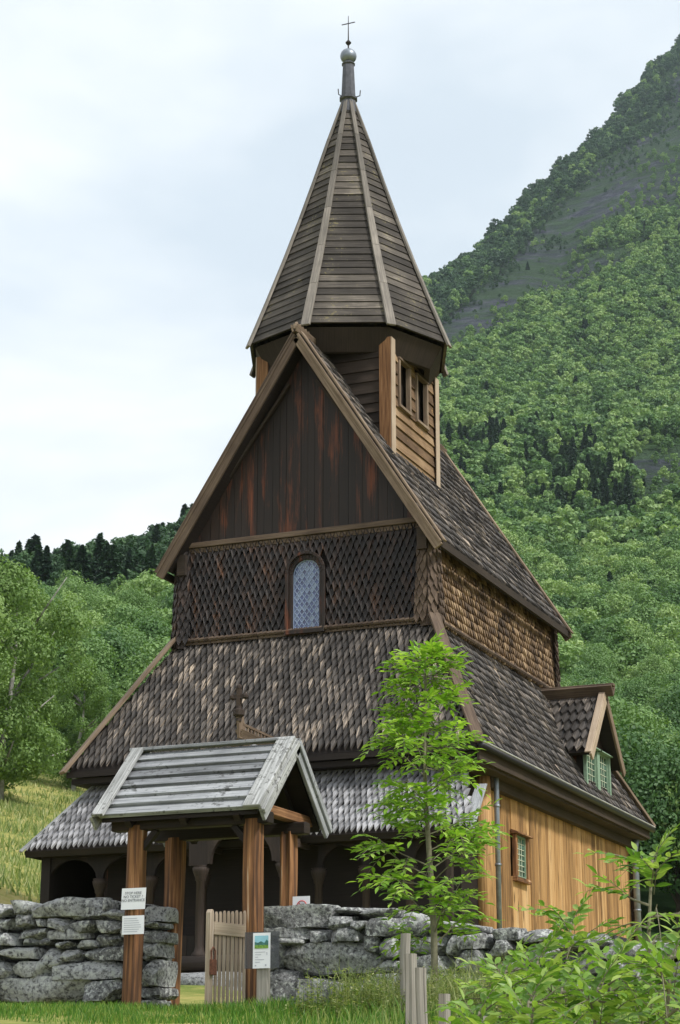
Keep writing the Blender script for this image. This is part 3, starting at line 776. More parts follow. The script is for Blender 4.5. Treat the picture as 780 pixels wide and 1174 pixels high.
def hip(p0, p1, mat, w_=.17, parent=skirt, off=.07, h_=.06):
    p0, p1 = V(p0), V(p1); d = (p1 - p0).normalized(); out = V((p0.x - p1.x, p0.y - p1.y, 0)).normalized(); up = (out + V((0, 0, .75))).normalized(); up = (up - d * up.dot(d)).normalized()
    mb = MB(); mb.beam(p0 + up * off, p1 + up * off, w_, h_, up=up)
    side = d.cross(up)
    return mb.build('hip_board', mat, parent, bevel=.008)
hip((E0 + .03, YF - .03, ZE - .06), (2.55, -.05, ZT + .1), M['verge_dark'], .20)
hip((-E0 - .06, YF - .06, ZE - .1), (-2.55, -.05, ZT + .1), M['verge'], .26)
hip((E0 + .05, YR + .05, ZE - .10), (2.55, 7.35, ZT + .1), M['verge'], .2, sskirt)
hip((-E0, YR, ZE - .02), (-2.55, 7.35, ZT + .1), M['verge_dark'], .2)
mb = MB()
x = -2.55
while x < 2.56:
    mb.tube([(x, -.12, 6.09), (x + .095, -.12, 6.10)], [.035, .045], 6); x += .10
mb.beam((-2.55, -.05, 6.06), (2.55, -.05, 6.06), .12, .10)
mb.build('carved_moulding', M['verge_dark'], skirt)
mb = MB(); y = -.05
while y < 7.35:
    mb.tube([(2.62, y, 6.07), (2.62, y + .095, 6.08)], [.035, .045], 6); y += .10
mb.build('carved_moulding', M['verge_dark'], sskirt)
mb = MB(); mb.beam((-E0 - .04, YF - .02, 3.46), (E0, YF - .02, 3.46), .05, .10); mb.box((-3.84, -1.53, 3.30), (3.8, -1.0, 3.40), (1, 0, 0))
mb.build('eave_board', M['dark_wood'], skirt)
mb = MB(); mb.box((3.40, -1.5, 3.20), (3.84, 9.5, 3.30), (0, 1, 0)); mb.beam((3.87, -1.55, 3.38), (3.87, 9.56, 3.36), .05, .26); mb.box((3.46, -.1, 3.02), (3.60, 9.45, 3.198), (0, 1, 0))
mb.build('eave_board', M['tower_dark'], sskirt, bevel=.005)  # shadow under the overhang put into the dark timber colour
mb = MB(); mb.tube([(3.955, -1.62, 3.48), (3.955, 9.62, 3.43)], .055, 10); mb.build('gutter', M['black_metal'], church, True)
mb = MB(); mb.tube([(4.0, -1.62, 3.535), (4.0, 9.62, 3.485)], .016, 6); mb.build('gutter_rim', M['gutter_white'], bpy.data.objects['gutter'])
for py, zt_, r_ in ((.10, 3.42, .048), (9.30, 3.40, .07)):
    mb = MB(); mb.tube([(3.62 if py < 1 else 3.70, py, zt_), (3.62, py, 3.0), (3.62, py, 2.9), (3.62, py, .2 if py < 1 else .6)], r_, 10)
    for z_ in (2.7, 1.7): mb.tube([(3.62, py, z_), (3.62, py, z_ + .04)], r_ + .012, 10)
    mb.build('downpipe', M['zinc'], church, True)
# --- plank side wall
WY0, WY1, WZ0, WZ1 = 1.44, 2.05, 1.66, 2.40
mb = MB(); y = .05
while y < 9.38:
    w_ = min(rnd.choice([.16, .2, .24, .3, .34]), 9.38 - y); a, b_ = y, y + w_ - rnd.uniform(.003, .012)
    x1 = 3.45 + rnd.uniform(-.012, .022)
    spans = [(-.1, 3.22)]
    if b_ > WY0 and a < WY1: spans = [(-.1, WZ0), (WZ1, 3.22)]
    for z0, z1 in spans:
        mb.hexa([(3.38, a, z0), (x1, a, z0), (x1 + rnd.uniform(-.004, .004), b_, z0), (3.38, b_, z0), (3.38, a, z1), (x1, a, z1), (x1, b_, z1), (3.38, b_, z1)], (0, 0, 1))
    if rnd.random() < .45: mb.tube([(x1, b_, .0), (x1, b_, 3.2)], .010, 5)
    y += w_
mb.build('plank_wall', M['side_plank'], church)
mb = MB(); y = -1.0
while y < 9.3:
    w_ = rnd.uniform(.2, .35); mb.box((-3.4, y, -.2), (-3.3 + 0, y + w_ - .01, 3.3), (0, 0, 1)); y += w_
mb.build('plank_wall', M['tar_board'], church)
mb = MB(); mb.tube([(3.44, -.10, -.2), (3.44, -.10, 1.6), (3.44, -.10, 3.25)], [.155, .145, .14], 14); mb.build('corner_post', M['side_plank'], church, True)
mb = MB(); mb.tube([(3.50, 9.5, -.2), (3.50, 9.5, 3.25)], [.15, .14], 12); mb.build('corner_post', M['tower_dark'], church, True)

def lattice_window(parent, face, y0, y1, z0, z1, nx, nz, casing, name='window', light=True):
    """rectangular leaded window in a wall facing +x at x = face"""
    mb = MB(); c = .085
    mb.box((face - .02, y0 - c, z0 - .002), (face + .055, y0, z1 + .002), (0, 0, 1)); mb.box((face - .02, y1, z0 - .002), (face + .055, y1 + c, z1 + .002), (0, 0, 1))
    mb.box((face - .02, y0 - c - .02, z0 - c), (face + .075, y1 + c + .02, z0 - .003), (0, 1, 0))
    mb.prism([(face - .02, y0 - c - .06, z1 + .004), (face + .12, y0 - c - .06, z1 + .004), (face + .12, y0 - c - .06, z1 + .03), (face - .02, y0 - c - .06, z1 + .09)], (0, y1 - y0 + 2 * c + .12, 0), (0, 1, 0))
    w = mb.build(name, casing, parent, bevel=.005)
    mb = MB(); s = .035; f = face + .01
    mb.box((f - .04, y0, z0), (f, y0 + s, z1), (0, 0, 1)); mb.box((f - .04, y1 - s, z0), (f, y1, z1), (0, 0, 1)); mb.box((f - .04, y0 + s, z0), (f, y1 - s, z0 + s), (0, 1, 0)); mb.box((f - .04, y0 + s, z1 - s), (f, y1 - s, z1), (0, 1, 0))
    mb.build('sash', M['green_sash'], w)
    mb = MB(); mb.box((f - .05, y0 + s * .5, z0 + s * .5), (f - .03, y1 - s * .5, z1 - s * .5)); mb.build('window_pane', M['green_glass'], w)
    mb = MB()
    for i in range(1, nx): yy = y0 + s + (y1 - y0 - 2 * s) * i / nx; mb.beam((f - .024, yy, z0 + s), (f - .024, yy, z1 - s), .011, .012, up=(1, 0, 0))
    for i in range(1, nz): zz = z0 + s + (z1 - z0 - 2 * s) * i / nz; mb.beam((f - .023, y0 + s, zz), (f - .023, y1 - s, zz), .011, .012, up=(1, 0, 0))
    mb.build('lead_lattice', M['lattice'], w)
    return w
lattice_window(church, 3.485, WY0, WY1, WZ0, WZ1, 4, 7, M['carved_wood'])
bpy.data.objects['window'].data.materials[0] = M['gate_post']
# --- dormer on the side slope
DC, DH, DZ, DA, DX = 6.20, 1.16, 4.42, 5.72, 3.92
mb = MB()
shingles(mb, (2.75, DC - DH, DZ), (DX, DC - DH, DZ), (2.75, DC, DA), (DX, DC, DA), 6, .165, pt=.5, hb=.06, th=.04, ridge=.025)
shingles(mb, (DX, DC + DH, DZ), (2.75, DC + DH, DZ), (DX, DC, DA), (2.75, DC, DA), 6, .165, pt=.5, hb=.06, th=.04)
dormer = mb.build('dormer', M['roof_shingle'], church)
mb = MB()
mb.prism([(2.7, DC - DH, DZ - .01), (2.7, DC, DA - .01), (2.7, DC, DA - .13), (2.7, DC - DH + .08, DZ - .05)], (DX - 2.7, 0, 0), (1, 0, 0))
mb.prism([(2.7, DC + DH, DZ - .01), (2.7, DC + DH - .08, DZ - .05), (2.7, DC, DA - .13), (2.7, DC, DA - .01)], (DX - 2.7, 0, 0), (1, 0, 0))
mb.build('dormer_deck', M['dark_wood'], dormer)
for s_ in (-1, 1):
    mb = MB(); nrm = V((0, s_ * (DA - DZ), DH)).normalized()
    mb.beam((DX + .03, DC + s_ * (DH + .06), DZ - .12), (DX + .03, DC, DA - .02), .05, .17, up=nrm)
    mb.beam(V((DX - .02, DC + s_ * (DH + .05), DZ - .10)) + nrm * .10, V((DX - .02, DC, DA)) + nrm * .10, .13, .03, up=nrm)
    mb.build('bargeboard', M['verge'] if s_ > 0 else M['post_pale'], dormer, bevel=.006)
mb = MB(); mb.beam((2.5, DC - .07, DA + .10), (4.12, DC - .07, DA + .10), .05, .24, up=(0, -.7, 1)); mb.beam((2.5, DC + .07, DA + .10), (4.12, DC + .07, DA + .10), .05, .24, up=(0, .7, 1)); mb.beam((2.5, DC, DA + .22), (4.14, DC, DA + .22), .16, .06)
mb.build('ridge_cap', M['verge_dark'], dormer, bevel=.008)
mb = MB(); FX = 3.66
mb.box((2.6, DC - .80, 3.9), (FX - .06, DC - .76, 4.72), (0, 0, 1)); mb.box((2.6, DC + .76, 3.9), (FX - .06, DC + .80, 4.72), (0, 0, 1))
mb.prism([(FX - .06, DC - .82, 3.75), (FX - .06, DC + .82, 3.75), (FX - .06, DC + .82, 4.75), (FX - .06, DC, 5.6), (FX - .06, DC - .82, 4.75)], (.05, 0, 0), (0, 0, 1))
mb.build('dormer_wall', M['tar_board'], dormer)
for a, b_ in ((DC - .80, DC - .09), (DC + .09, DC + .80)):
    w_ = lattice_window(dormer, FX + .045, a, b_, 3.80, 4.60, 4, 6, M['green_sash'], 'casement_window')
    for c_ in w_.children:
        if c_.name.startswith('sash'): c_.data.materials[0] = M['green_sash']
# --- entrance gallery with arcade
GL = [(-4.4, -2.1, 2.07), (3.9, -2.1, 2.07)]; GH = [(-3.4, -1.05, 3.45), (3.5, -1.05, 3.45)]
mb = MB(); shingles(mb, GL[0], GL[1], GH[0], GH[1], 9, .105, pt=.85, hb=.05, th=.035, ridge=.024)
groof = mb.build('gallery_roof', M['silver_shingle'], church)
mb = MB(); shingles(mb, (-4.4, 9, 2.07), GL[0], (-3.4, 9, 3.45), GH[0], 9, .16, pt=.45); mb.build('gallery_roof', M['silver_shingle'], church)
mb = MB()
mb.add([GL[0], GL[1], GH[1], GH[0]] + [(p[0], p[1] + .05, p[2] - .10) for p in (GL[0], GL[1], GH[1], GH[0])], [(0, 1, 2, 3), (7, 6, 5, 4), (4, 5, 1, 0), (5, 6, 2, 1), (6, 7, 3, 2), (7, 4, 0, 3)], (1, 0, 0))
mb.add([(-4.4, 9, 2.06), (-4.4, -2.1, 2.06), (-3.4, -1.05, 3.44), (-3.4, 9, 3.44)] + [(-4.35, 9, 1.97), (-4.35, -2.05, 1.97), (-3.35, -1.0, 3.34), (-3.35, 9, 3.34)], [(0, 1, 2, 3), (7, 6, 5, 4), (4, 5, 1, 0), (5, 6, 2, 1), (6, 7, 3, 2), (7, 4, 0, 3)], (1, 0, 0))
for o_ in mb.v: pass
mb.build('gallery_deck', M['dark_wood'], groof)
hip((-4.43, -2.13, 2.03), (-3.38, -1.0, 3.5), M['grey_board'], .10, groof, .05, .05)
mb = MB(); mb.hexa([(3.72, -2.14, 1.98), (3.90, -2.14, 1.98), (3.94, -2.08, 1.98), (3.90, -2.02, 1.98), (3.80, -1.50, 2.86), (3.97, -1.50, 2.86), (3.99, -1.45, 2.86), (3.90, -1.40, 2.86)], (0, 0, 1))
mb.build('end_board', M['grey_board'], groof, bevel=.006)
YG = -1.75
mb = MB(); mb.box((-4.25, YG - .05, -.05), (-.75, YG + .1, .10)); mb.box((.9, YG - .05, -.05), (3.45, YG + .1, .10)); mb.box((-4.2, -1.7, -.3), (3.45, -1.0, -.02)); mb.box((-4.25, YG - .04, 1.98), (3.5, YG + .06, 2.10)); mb.box((-4.25, -1.65, -.1), (-4.18, 9.0, 2.05), (0, 0, 1))
x = -4.18
while x < 3.4:
    if not -.85 < x < .8: mb.box((x, YG - .01, .1), (x + .145, YG + .03, .55), (0, 0, 1))
    x += .15
arcade = mb.build('arcade', M['dark_wood'], church)
cols_ = [-4.13, -3.06, -2.05, -1.05, 1.10, 1.95, 2.72, 3.40]
def arch_plate(mb, xa, xb, zs, zt_, y0, y1, rise=None, n=10):
    c = (xa + xb) / 2; r = (xb - xa) / 2 - .06; rise = rise or r
    for i in range(n):
        a0, a1 = math.pi * i / n, math.pi * (i + 1) / n
        p = [(c - r * math.cos(a0), zs + rise * math.sin(a0)), (c - r * math.cos(a1), zs + rise * math.sin(a1))]
        mb.hexa([(p[0][0], y0, p[0][1]), (p[1][0], y0, p[1][1]), (p[1][0], y1, p[1][1]), (p[0][0], y1, p[0][1]), (p[0][0], y0, zt_), (p[1][0], y0, zt_), (p[1][0], y1, zt_), (p[0][0], y1, zt_)], (1, 0, 0), (0, 0))
    for xx in (xa, xb - .06): mb.box((xx, y0, zs - .02), (xx + .06, y1, zt_), (0, 0, 1))
for i in range(len(cols_) - 1):
    if cols_[i] == -1.05: continue
    mb = MB(); arch_plate(mb, cols_[i], cols_[i + 1], 1.56, 1.975, YG - .02, YG + .05, .38); mb.build('arch', M['dark_wood'], arcade)
def column(x, y, z0, zc, parent, mat, r=.07):
    mb = MB(); mb.lathe((x, y, 0), [(r * 1.7, z0), (r * 1.7, z0 + .08), (r * 1.15, z0 + .13), (r, z0 + .2), (r * .92, zc - .26), (r * 1.2, zc - .24), (r * 1.2, zc - .2), (r * 1.35, zc - .18), (r * 1.75, zc - .1), (r * 1.9, zc - .04), (r * 1.5, zc - .02), (r * 1.9, zc)], 14)
    return mb.build('column', mat, parent, True)
for x_ in cols_[1:-1]: column(x_, YG, .08, 1.58, arcade, M['carved_wood'])
mb = MB(); mb.box((-4.22, YG - .06, 0), (-4.04, YG + .08, 1.98), (0, 0, 1)); mb.build('corner_post', M['dark_wood'], arcade)
mb = MB(); mb.box((3.36, YG - .05, -.1), (3.46, YG + .05, 1.98), (0, 0, 1)); mb.build('corner_post', M['carved_wood'], arcade)
# --- porch over the portal
PX, PY, PZ, PF, PH = .07, -2.62, 3.66, 2.36, .98
mb = MB()
shingles(mb, (PX - PH, -1.2, PF), (PX - PH, PY, PF), (PX, -1.2, PZ), (PX, PY, PZ), 7, .13); shingles(mb, (PX + PH, PY, PF), (PX + PH, -1.2, PF), (PX, PY, PZ), (PX, -1.2, PZ), 7, .13)
porch = mb.build('porch', M['silver_shingle'], church)
mb = MB()
for s_ in (-1, 1):
    mb.beam((PX + s_ * (PH + .05), PY - .03, PF - .08), (PX, PY - .03, PZ - .02), .045, .16, up=(s_, 0, 1))
    mb.hexa([(PX + s_ * PH - (0 if s_ > 0 else 0), PY + .02, PF - .08), (PX, PY + .02, PZ - .1), (PX, -1.1, PZ - .1), (PX + s_ * PH, -1.1, PF - .08), (PX + s_ * PH, PY + .02, PF - .015), (PX, PY + .02, PZ - .015), (PX, -1.1, PZ - .015), (PX + s_ * PH, -1.1, PF - .015)], (0, 1, 0))
mb.build('bargeboard', M['verge_dark'], porch)
mb = MB(); arch_plate(mb, PX - .62, PX + .62, 1.66, 2.36, PY + .02, PY + .10, .52, 14); mb.box((PX - .96, PY + .02, 1.62), (PX - .622, PY + .10, 2.36), (0, 0, 1)); mb.box((PX + .622, PY + .02, 1.62), (PX + .96, PY + .10, 2.36), (0, 0, 1))
mb.prism([(PX - .86, PY + .025, 2.362), (PX + .86, PY + .025, 2.362), (PX, PY + .025, 3.5)], (0, .07, 0), (1, 0, 0))
mb.box((PX - .84, PY + .1, 1.9), (PX - .78, -1.7, 2.3), (0, 1, 0)); mb.box((PX + .78, PY + .1, 1.9), (PX + .84, -1.7, 2.3), (0, 1, 0))
mb.build('porch_gable', M['carved_wood'], porch)
for s_ in (-1, 1): column(PX + s_ * .76, PY + .07, .1, 1.62, porch, M['carved_wood'], .075)
mb = MB(); mb.tube([(PX - 1.05, PY - .02, .02), (PX + 1.05, PY - .02, .02)], .13, 12); mb.build('threshold_log', M['carved_wood'], porch, True)
mb = MB(); mb.box((PX - 1.0, PY + .1, -.2), (PX + 1.0, -1.6, .03)); mb.box((PX - 1.02, PY - .1, -.42), (PX + 1.02, PY + .09, -.115)); mb.build('porch_floor', M['carved_wood'], porch)
mb = MB()
for s_ in (-1, 1): mb.beam((PX + s_ * .03, PY - .12, PZ + .10), (PX + s_ * .03, -1.3, PZ + .06), .03, .14, up=(s_ * .5, 0, 1))
yy = PY - .05
while yy < -1.35: mb.tube([(PX, yy, PZ + .14), (PX, yy, PZ + .25)], [.028, .022], 6); yy += .13
mb.beam((PX, PY, PZ + .27), (PX, -1.3, PZ + .23), .05, .04)
mb.prism([(PX - .02, PY - .14, PZ + .02), (PX - .02, PY + .12, PZ + .02), (PX - .02, PY + .02, PZ + .40), (PX - .02, PY - .20, PZ + .44)], (.04, 0, 0), (0, 0, 1))
crest = mb.build('ridge_crest', M['verge'], porch)
mb = MB(); z0 = PZ + .36; cy_ = PY - .14
mb.lathe((PX, cy_, 0), [(.05, z0 - .06), (.05, z0), (.10, z0 + .04), (.10, z0 + .12), (.05, z0 + .15), (.045, z0 + .2)], 10)
mb.box((PX - .035, cy_ - .035, z0 + .18), (PX + .035, cy_ + .035, z0 + .52), (0, 0, 1)); mb.box((PX - .12, cy_ - .033, z0 + .32), (PX + .12, cy_ + .033, z0 + .39))
for dx, dz in ((-.12, .355), (.12, .355), (0, .52)): mb.lathe((PX + dx, cy_, z0 + dz), [(.01, -.055), (.05, -.02), (.05, .02), (.01, .055)], 8)
mb.build('wooden_cross', M['carved_wood'], porch)
# --- turret
TX, TY0, TY1 = 1.35, .95, 3.45; TZ0, TZ1 = 9.2, 11.95
TW = [(1.36, 1.97, 10.76, 11.68), (2.31, 2.93, 10.76, 11.68)]
mb = MB(); mbd = MB()
z = TZ0
while z < TZ1:
    h_ = rnd.uniform(.18, .25); z1 = min(z + h_, TZ1); t0, t1 = .045, .012
    for s_ in (-1, 1):   # side faces
        segs = [(TY0, TY1)]
        if s_ > 0:
            for (a, b_, c0, c1) in TW:
                if z1 > c0 and z < c1:
                    segs = [sg for q in segs for sg in (((q[0], a), (b_, q[1])) if q[0] < a < q[1] else (q,)) if sg[1] - sg[0] > .02]
        for a, b_ in segs:
            xo = TX * s_
            P_ = [(xo, a, z), (xo + s_ * t0, a, z), (xo + s_ * t0, b_, z), (xo, b_, z), (xo, a, z1 + .01), (xo + s_ * t1, a, z1 + .01), (xo + s_ * t1, b_, z1 + .01), (xo, b_, z1 + .01)]
            if s_ < 0: P_ = [P_[i] for i in (1, 0, 3, 2, 5, 4, 7, 6)]
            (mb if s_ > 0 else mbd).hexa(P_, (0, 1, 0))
    for yo, s_ in ((TY0, -1), (TY1, 1)):
        P_ = [(-TX, yo + s_ * t0, z), (TX, yo + s_ * t0, z), (TX, yo, z), (-TX, yo, z), (-TX, yo + s_ * t1, z1 + .01), (TX, yo + s_ * t1, z1 + .01), (TX, yo, z1 + .01), (-TX, yo, z1 + .01)]
        if s_ > 0: P_ = [P_[i] for i in (3, 2, 1, 0, 7, 6, 5, 4)]
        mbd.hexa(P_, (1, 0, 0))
    z = z1
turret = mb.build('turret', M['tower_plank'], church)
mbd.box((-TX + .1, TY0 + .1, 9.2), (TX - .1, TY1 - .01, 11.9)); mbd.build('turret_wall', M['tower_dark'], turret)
for sx in (-1, 1):
    for yo, sy in ((TY0, -1), (TY1, 1)):
        mb = MB(); mb.box((min(sx * 1.18, sx * 1.42), yo + (-.07 if sy < 0 else .012), 9.3), (max(sx * 1.18, sx * 1.42), yo + (-.012 if sy < 0 else .07), 11.98), (0, 0, 1))
        p_ = mb.build('corner_post', M['post_brown'], turret, bevel=.006)
        mb = MB(); ya, yb = (yo - .068, yo + .13) if sy < 0 else (yo - .13, yo + .068)
        mb.box((min(sx * 1.36, sx * 1.445) + (.062 if sx > 0 else 0), ya, 9.3), (max(sx * 1.36, sx * 1.445) + (.0 if sx > 0 else -.062), yb, 11.98), (0, 0, 1))
        mb.build('corner_board', M['post_pale'], p_, bevel=.006)  # paler timber paints in the sunlit side of the post
for a, b_, c0, c1 in TW:
    mb = MB(); f0, f1 = 1.33, 1.425; c = .055
    mb.box((f0, a - .01, c0), (f1, a + c, c1), (0, 0, 1)); mb.box((f0, b_ - c, c0), (f1, b_ + .01, c1), (0, 0, 1)); mb.box((f0, a - .02, c0 - .06), (f1 + .015, b_ + .02, c0 - .001), (0, 1, 0)); mb.box((f0, a - .02, c1 + .001), (f1 + .015, b_ + .02, c1 + .05), (0, 1, 0))
    w_ = mb.build('louvre_window', M['verge'], turret, bevel=.005)
    mb = MB(); m0, m1 = a + c + .03, b_ - c - .03
    mb.box((1.28, a + c, c0), (1.345, m0 + .05, c1), (0, 0, 1)); mb.box((1.28, m0 + .06, c0), (1.33, m0 + .2, c1), (0, 0, 1)); mb.build('shutter', M['tower_plank'], w_)
# --- spire
SC = V((0, 2.2, 0)); SR, SZ0, SZ1 = 2.08, 12.2, 17.95
def octv(r, z, k): a = R(-90 + 45 * k); return SC + V((r * math.cos(a), r * math.sin(a), z))
mb = MB(); NR = 34
def rad(t): return SR * (1 - t) + .07 * t - .10 * math.sin(math.pi * min(1, t * 1.15)) * .6
for k in range(8):
    for i in range(NR):
        t0, t1 = i / NR, (i + 1) / NR; z0, z1 = SZ0 + (SZ1 - SZ0) * t0, SZ0 + (SZ1 - SZ0) * t1
        j = rnd.uniform(-.006, .006)
        ro, ri, rt_ = rad(t0) + .035 + j, rad(t0) - .03, rad(t1) + .002
        A = [octv(ri, z0, k), octv(ro, z0, k), octv(ro, z0, k + 1), octv(ri, z0, k + 1), octv(ri - .05, z1, k), octv(rt_, z1 + .02, k), octv(rt_, z1 + .02, k + 1), octv(ri - .05, z1, k + 1)]
        A = [A[0], A[1], A[2], A[3], A[4], A[5], A[6], A[7]]
        d_ = (octv(1, 0, k + 1) - octv(1, 0, k)).normalized()
        mb.hexa(A, d_)
spire = mb.build('spire', M['spire_board'], church)
for k in range(8):
    mb = MB(); N_ = 6
    for i in range(N_):
        t0, t1 = i / N_, (i + 1) / N_
        p0, p1 = octv(rad(t0) + .055, SZ0 - .02 + (SZ1 - SZ0) * t0, k), octv(rad(t1) + .055, SZ0 - .02 + (SZ1 - SZ0) * t1, k)
        out = (octv(1, 0, k) - SC).normalized()
        if i == 0: p0 = p0 + (p0 - p1).normalized() * .06
        mb.beam(p0, p1, .19 - .115 * t0, .05, up=out, w1=.19 - .115 * t1)
    mb.build('hip_board', M['spire_hip'], spire, bevel=.006)
mb = MB()
for k in range(8):
    mb.hexa([octv(1.62, 11.72, k), octv(1.74, 11.72, k), octv(1.74, 11.72, k + 1), octv(1.62, 11.72, k + 1), octv(1.8, 12.17, k), octv(2.0, 12.14, k), octv(2.0, 12.14, k + 1), octv(1.8, 12.17, k + 1)], (0, 0, 1))
mb.prism([octv(1.75, 11.95, k) for k in range(8)], (0, 0, .12), (1, 0, 0))
mb.build('spire_soffit', M['tower_dark'], spire)
mb = MB(); c_ = SC
mb.lathe(c_, [(.215, 17.66), (.155, 17.96), (.20, 17.99), (.20, 18.03), (.16, 18.05), (.125, 18.80), (.15, 18.82), (.11, 18.87)], 8)
fin = mb.build('finial', M['lead_sheet'], spire)
mb = MB(); mb.lathe(c_, [(.02, 18.85)] + [(.175 * math.cos(R(a)), 19.02 + .17 * math.sin(R(a))) for a in range(-80, 81, 16)] + [(.02, 19.2)], 18)
mb.build('ball', M['zinc'], fin, True)
mb = MB(); mb.tube([c_ + V((0, 0, 19.15)), c_ + V((0, 0, 19.98))], [.018, .007], 6); mb.lathe(c_, [(.02, 19.28), (.065, 19.34), (.02, 19.4)], 8)
mb.beam(c_ + V((-.15, 0, 19.80)), c_ + V((.15, 0, 19.80)), .016, .016)
for a in (0, 2.1, 4.2):
    d_ = V((math.cos(a), math.sin(a), 0)); mb.tube([c_ + d_ * .15 + V((0, 0, 18.02)), c_ + d_ * .26 + V((0, 0, 18.04)), c_ + d_ * .27 + V((0, 0, 18.16))], .012, 5)
mb.build('iron_cross', M['iron'], fin)
# low footing stones under the sills
def rock(mb, a, b, seed, amp=.05, sub=5, rnd_=.28):
    """rough block between corners a and b"""
    a, b = V(a), V(b); c = (a + b) / 2; h = (b - a) / 2
    rr_ = random.Random(int(seed * 97) + 5); cuts = []
    for _ in range(6):
        pn = V((rr_.uniform(-1, 1), rr_.uniform(-1, .2), rr_.uniform(-.7, .7))).normalized(); cuts.append((pn, rr_.uniform(.92, 1.2)))
    n = sub; idx = {}; vs = []; fs = []
    def vid(i, j, k):
        key = (i, j, k)
        if key not in idx:
            p = V((2 * i / n - 1, 2 * j / n - 1, 2 * k / n - 1))
            q = V((p.x * math.sqrt(max(0, 1 - (p.y ** 2 + p.z ** 2) / 2 + p.y ** 2 * p.z ** 2 / 3)), p.y * math.sqrt(max(0, 1 - (p.x ** 2 + p.z ** 2) / 2 + p.x ** 2 * p.z ** 2 / 3)), p.z * math.sqrt(max(0, 1 - (p.x ** 2 + p.y ** 2) / 2 + p.x ** 2 * p.y ** 2 / 3))))
            m_ = p.lerp(q * 1.12, rnd_)
            w = V((m_.x * h.x, m_.y * h.y, m_.z * h.z))
            s1 = noise.noise_vector(V((seed * 3.1, seed * 1.7, seed)) + V((w.x * 2.6, w.y * 2.6, w.z * 4)))
            s2 = noise.noise_vector(V((seed, seed * 2.3, seed * 4)) + w * 11)
            for (pn, pd) in cuts:
                e_ = V((w.x / h.x, w.y / h.y, w.z / h.z)).dot(pn) - pd
                if e_ > 0: w -= V((pn.x * h.x, pn.y * h.y, pn.z * h.z)) * e_
            w += V((s1.x * amp * 1.5, s1.y * amp * 1.2, s1.z * amp * .9)) + s2 * amp * .4
            idx[key] = len(vs); vs.append(c + w)
        return idx[key]
    for i in range(n):
        for j in range(n):
            fs += [(vid(i, j, 0), vid(i, j + 1, 0), vid(i + 1, j + 1, 0), vid(i + 1, j, 0)), (vid(i, j, n), vid(i + 1, j, n), vid(i + 1, j + 1, n), vid(i, j + 1, n)),
                   (vid(i, 0, j), vid(i + 1, 0, j), vid(i + 1, 0, j + 1), vid(i, 0, j + 1)), (vid(i, n, j), vid(i, n, j + 1), vid(i + 1, n, j + 1), vid(i + 1, n, j)),
                   (vid(0, i, j), vid(0, i, j + 1), vid(0, i + 1, j + 1), vid(0, i + 1, j)), (vid(n, i, j), vid(n, i + 1, j), vid(n, i + 1, j + 1), vid(n, i, j + 1))]
    mb.add(vs, fs, (1, 0, 0))
mb = MB(); k = 0
for xa in np.arange(-4.3, 3.5, .75): k += 1; rock(mb, (xa, -2.0, -.62), (xa + .72, -1.4, -.06), k, .03)
for ya in np.arange(-1.2, 9.5, .8): k += 1; rock(mb, (3.1, ya, -.5), (3.5, ya + .77, -.1), k, .03)
mb.build('stone_footing', M['stone'], church)
# ------------------------------------------------------------------ stone steps before the porch
st = empty('stone_steps', (.1, -3.5, -1.0), 'rough grey stone steps leading up to the dark church porch', 'steps')
for i, (x0, x1, y0, y1, z0, z1) in enumerate([(-1.0, .25, -3.35, -2.70, -.60, -.14), (.22, 1.15, -3.35, -2.70, -.60, -.16), (-1.35, .10, -3.85, -3.20, -.85, -.44), (.06, 1.3, -3.9, -3.2, -.85, -.43), (-1.6, .4, -4.4, -3.7, -1.1, -.70)]):
    mb = MB(); rock(mb, (x0, y0, z0), (x1, y1, z1), 50 + i, .03, 5, .12); mb.build('step_block', M['step_stone'], st, True)
# ------------------------------------------------------------------ dry stone walls
STONES_LEFT = [(3.39, -0.33, 4.22, -0.12), (3.13, -0.28, 3.41, -0.13), (2.91, -0.3, 3.15, -0.2), (4.25, -0.28, 4.31, -0.15), (3.86, -0.36, 4.44, -0.27), (3.01, -0.43, 3.21, -0.31), (3.23, -0.42, 3.42, -0.25), (3.43, -0.42, 3.6, -0.32), (3.62, -0.46, 3.91, -0.33), (3.9, -0.48, 4.14, -0.35), (4.15, -0.49, 4.46, -0.36), (2.87, -0.45, 3.02, -0.31), (3.24, -0.52, 3.58, -0.41), (3.58, -0.55, 4.06, -0.43), (2.98, -0.6, 3.24, -0.45), (3.23, -0.6, 3.49, -0.52), (3.49, -0.6, 3.63, -0.52), (4.07, -0.63, 4.47, -0.49), (3.64, -0.63, 3.9, -0.56), (3.89, -0.64, 4.15, -0.56), (2.98, -0.73, 3.48, -0.6), (3.48, -0.77, 3.75, -0.62), (3.71, -0.76, 3.95, -0.64), (3.95, -0.78, 4.47, -0.63), (2.94, -0.9, 3.18, -0.74), (3.17, -0.92, 3.65, -0.74), (3.63, -0.83, 3.8, -0.73), (3.66, -0.95, 4.47, -0.76), (2.72, -1.15, 4.09, -0.9), (4.06, -1.17, 4.48, -0.95), (4.68, -0.39, 4.9, -0.23), (4.69, -0.46, 4.9, -0.4), (4.67, -0.6, 4.91, -0.47), (4.67, -0.74, 4.88, -0.55), (4.67, -0.79, 4.78, -0.7), (4.67, -1.04, 4.89, -0.77), (4.66, -1.15, 4.9, -1.03), (4.66, -1.25, 4.89, -1.15), (4.67, -1.32, 4.83, -1.25), (4.44, -0.55, 4.69, -0.37), (4.45, -0.76, 4.69, -0.55), (4.46, -0.97, 4.68, -0.77), (4.46, -1.18, 4.68, -0.98), (4.23, -0.38, 4.69, -0.26)]
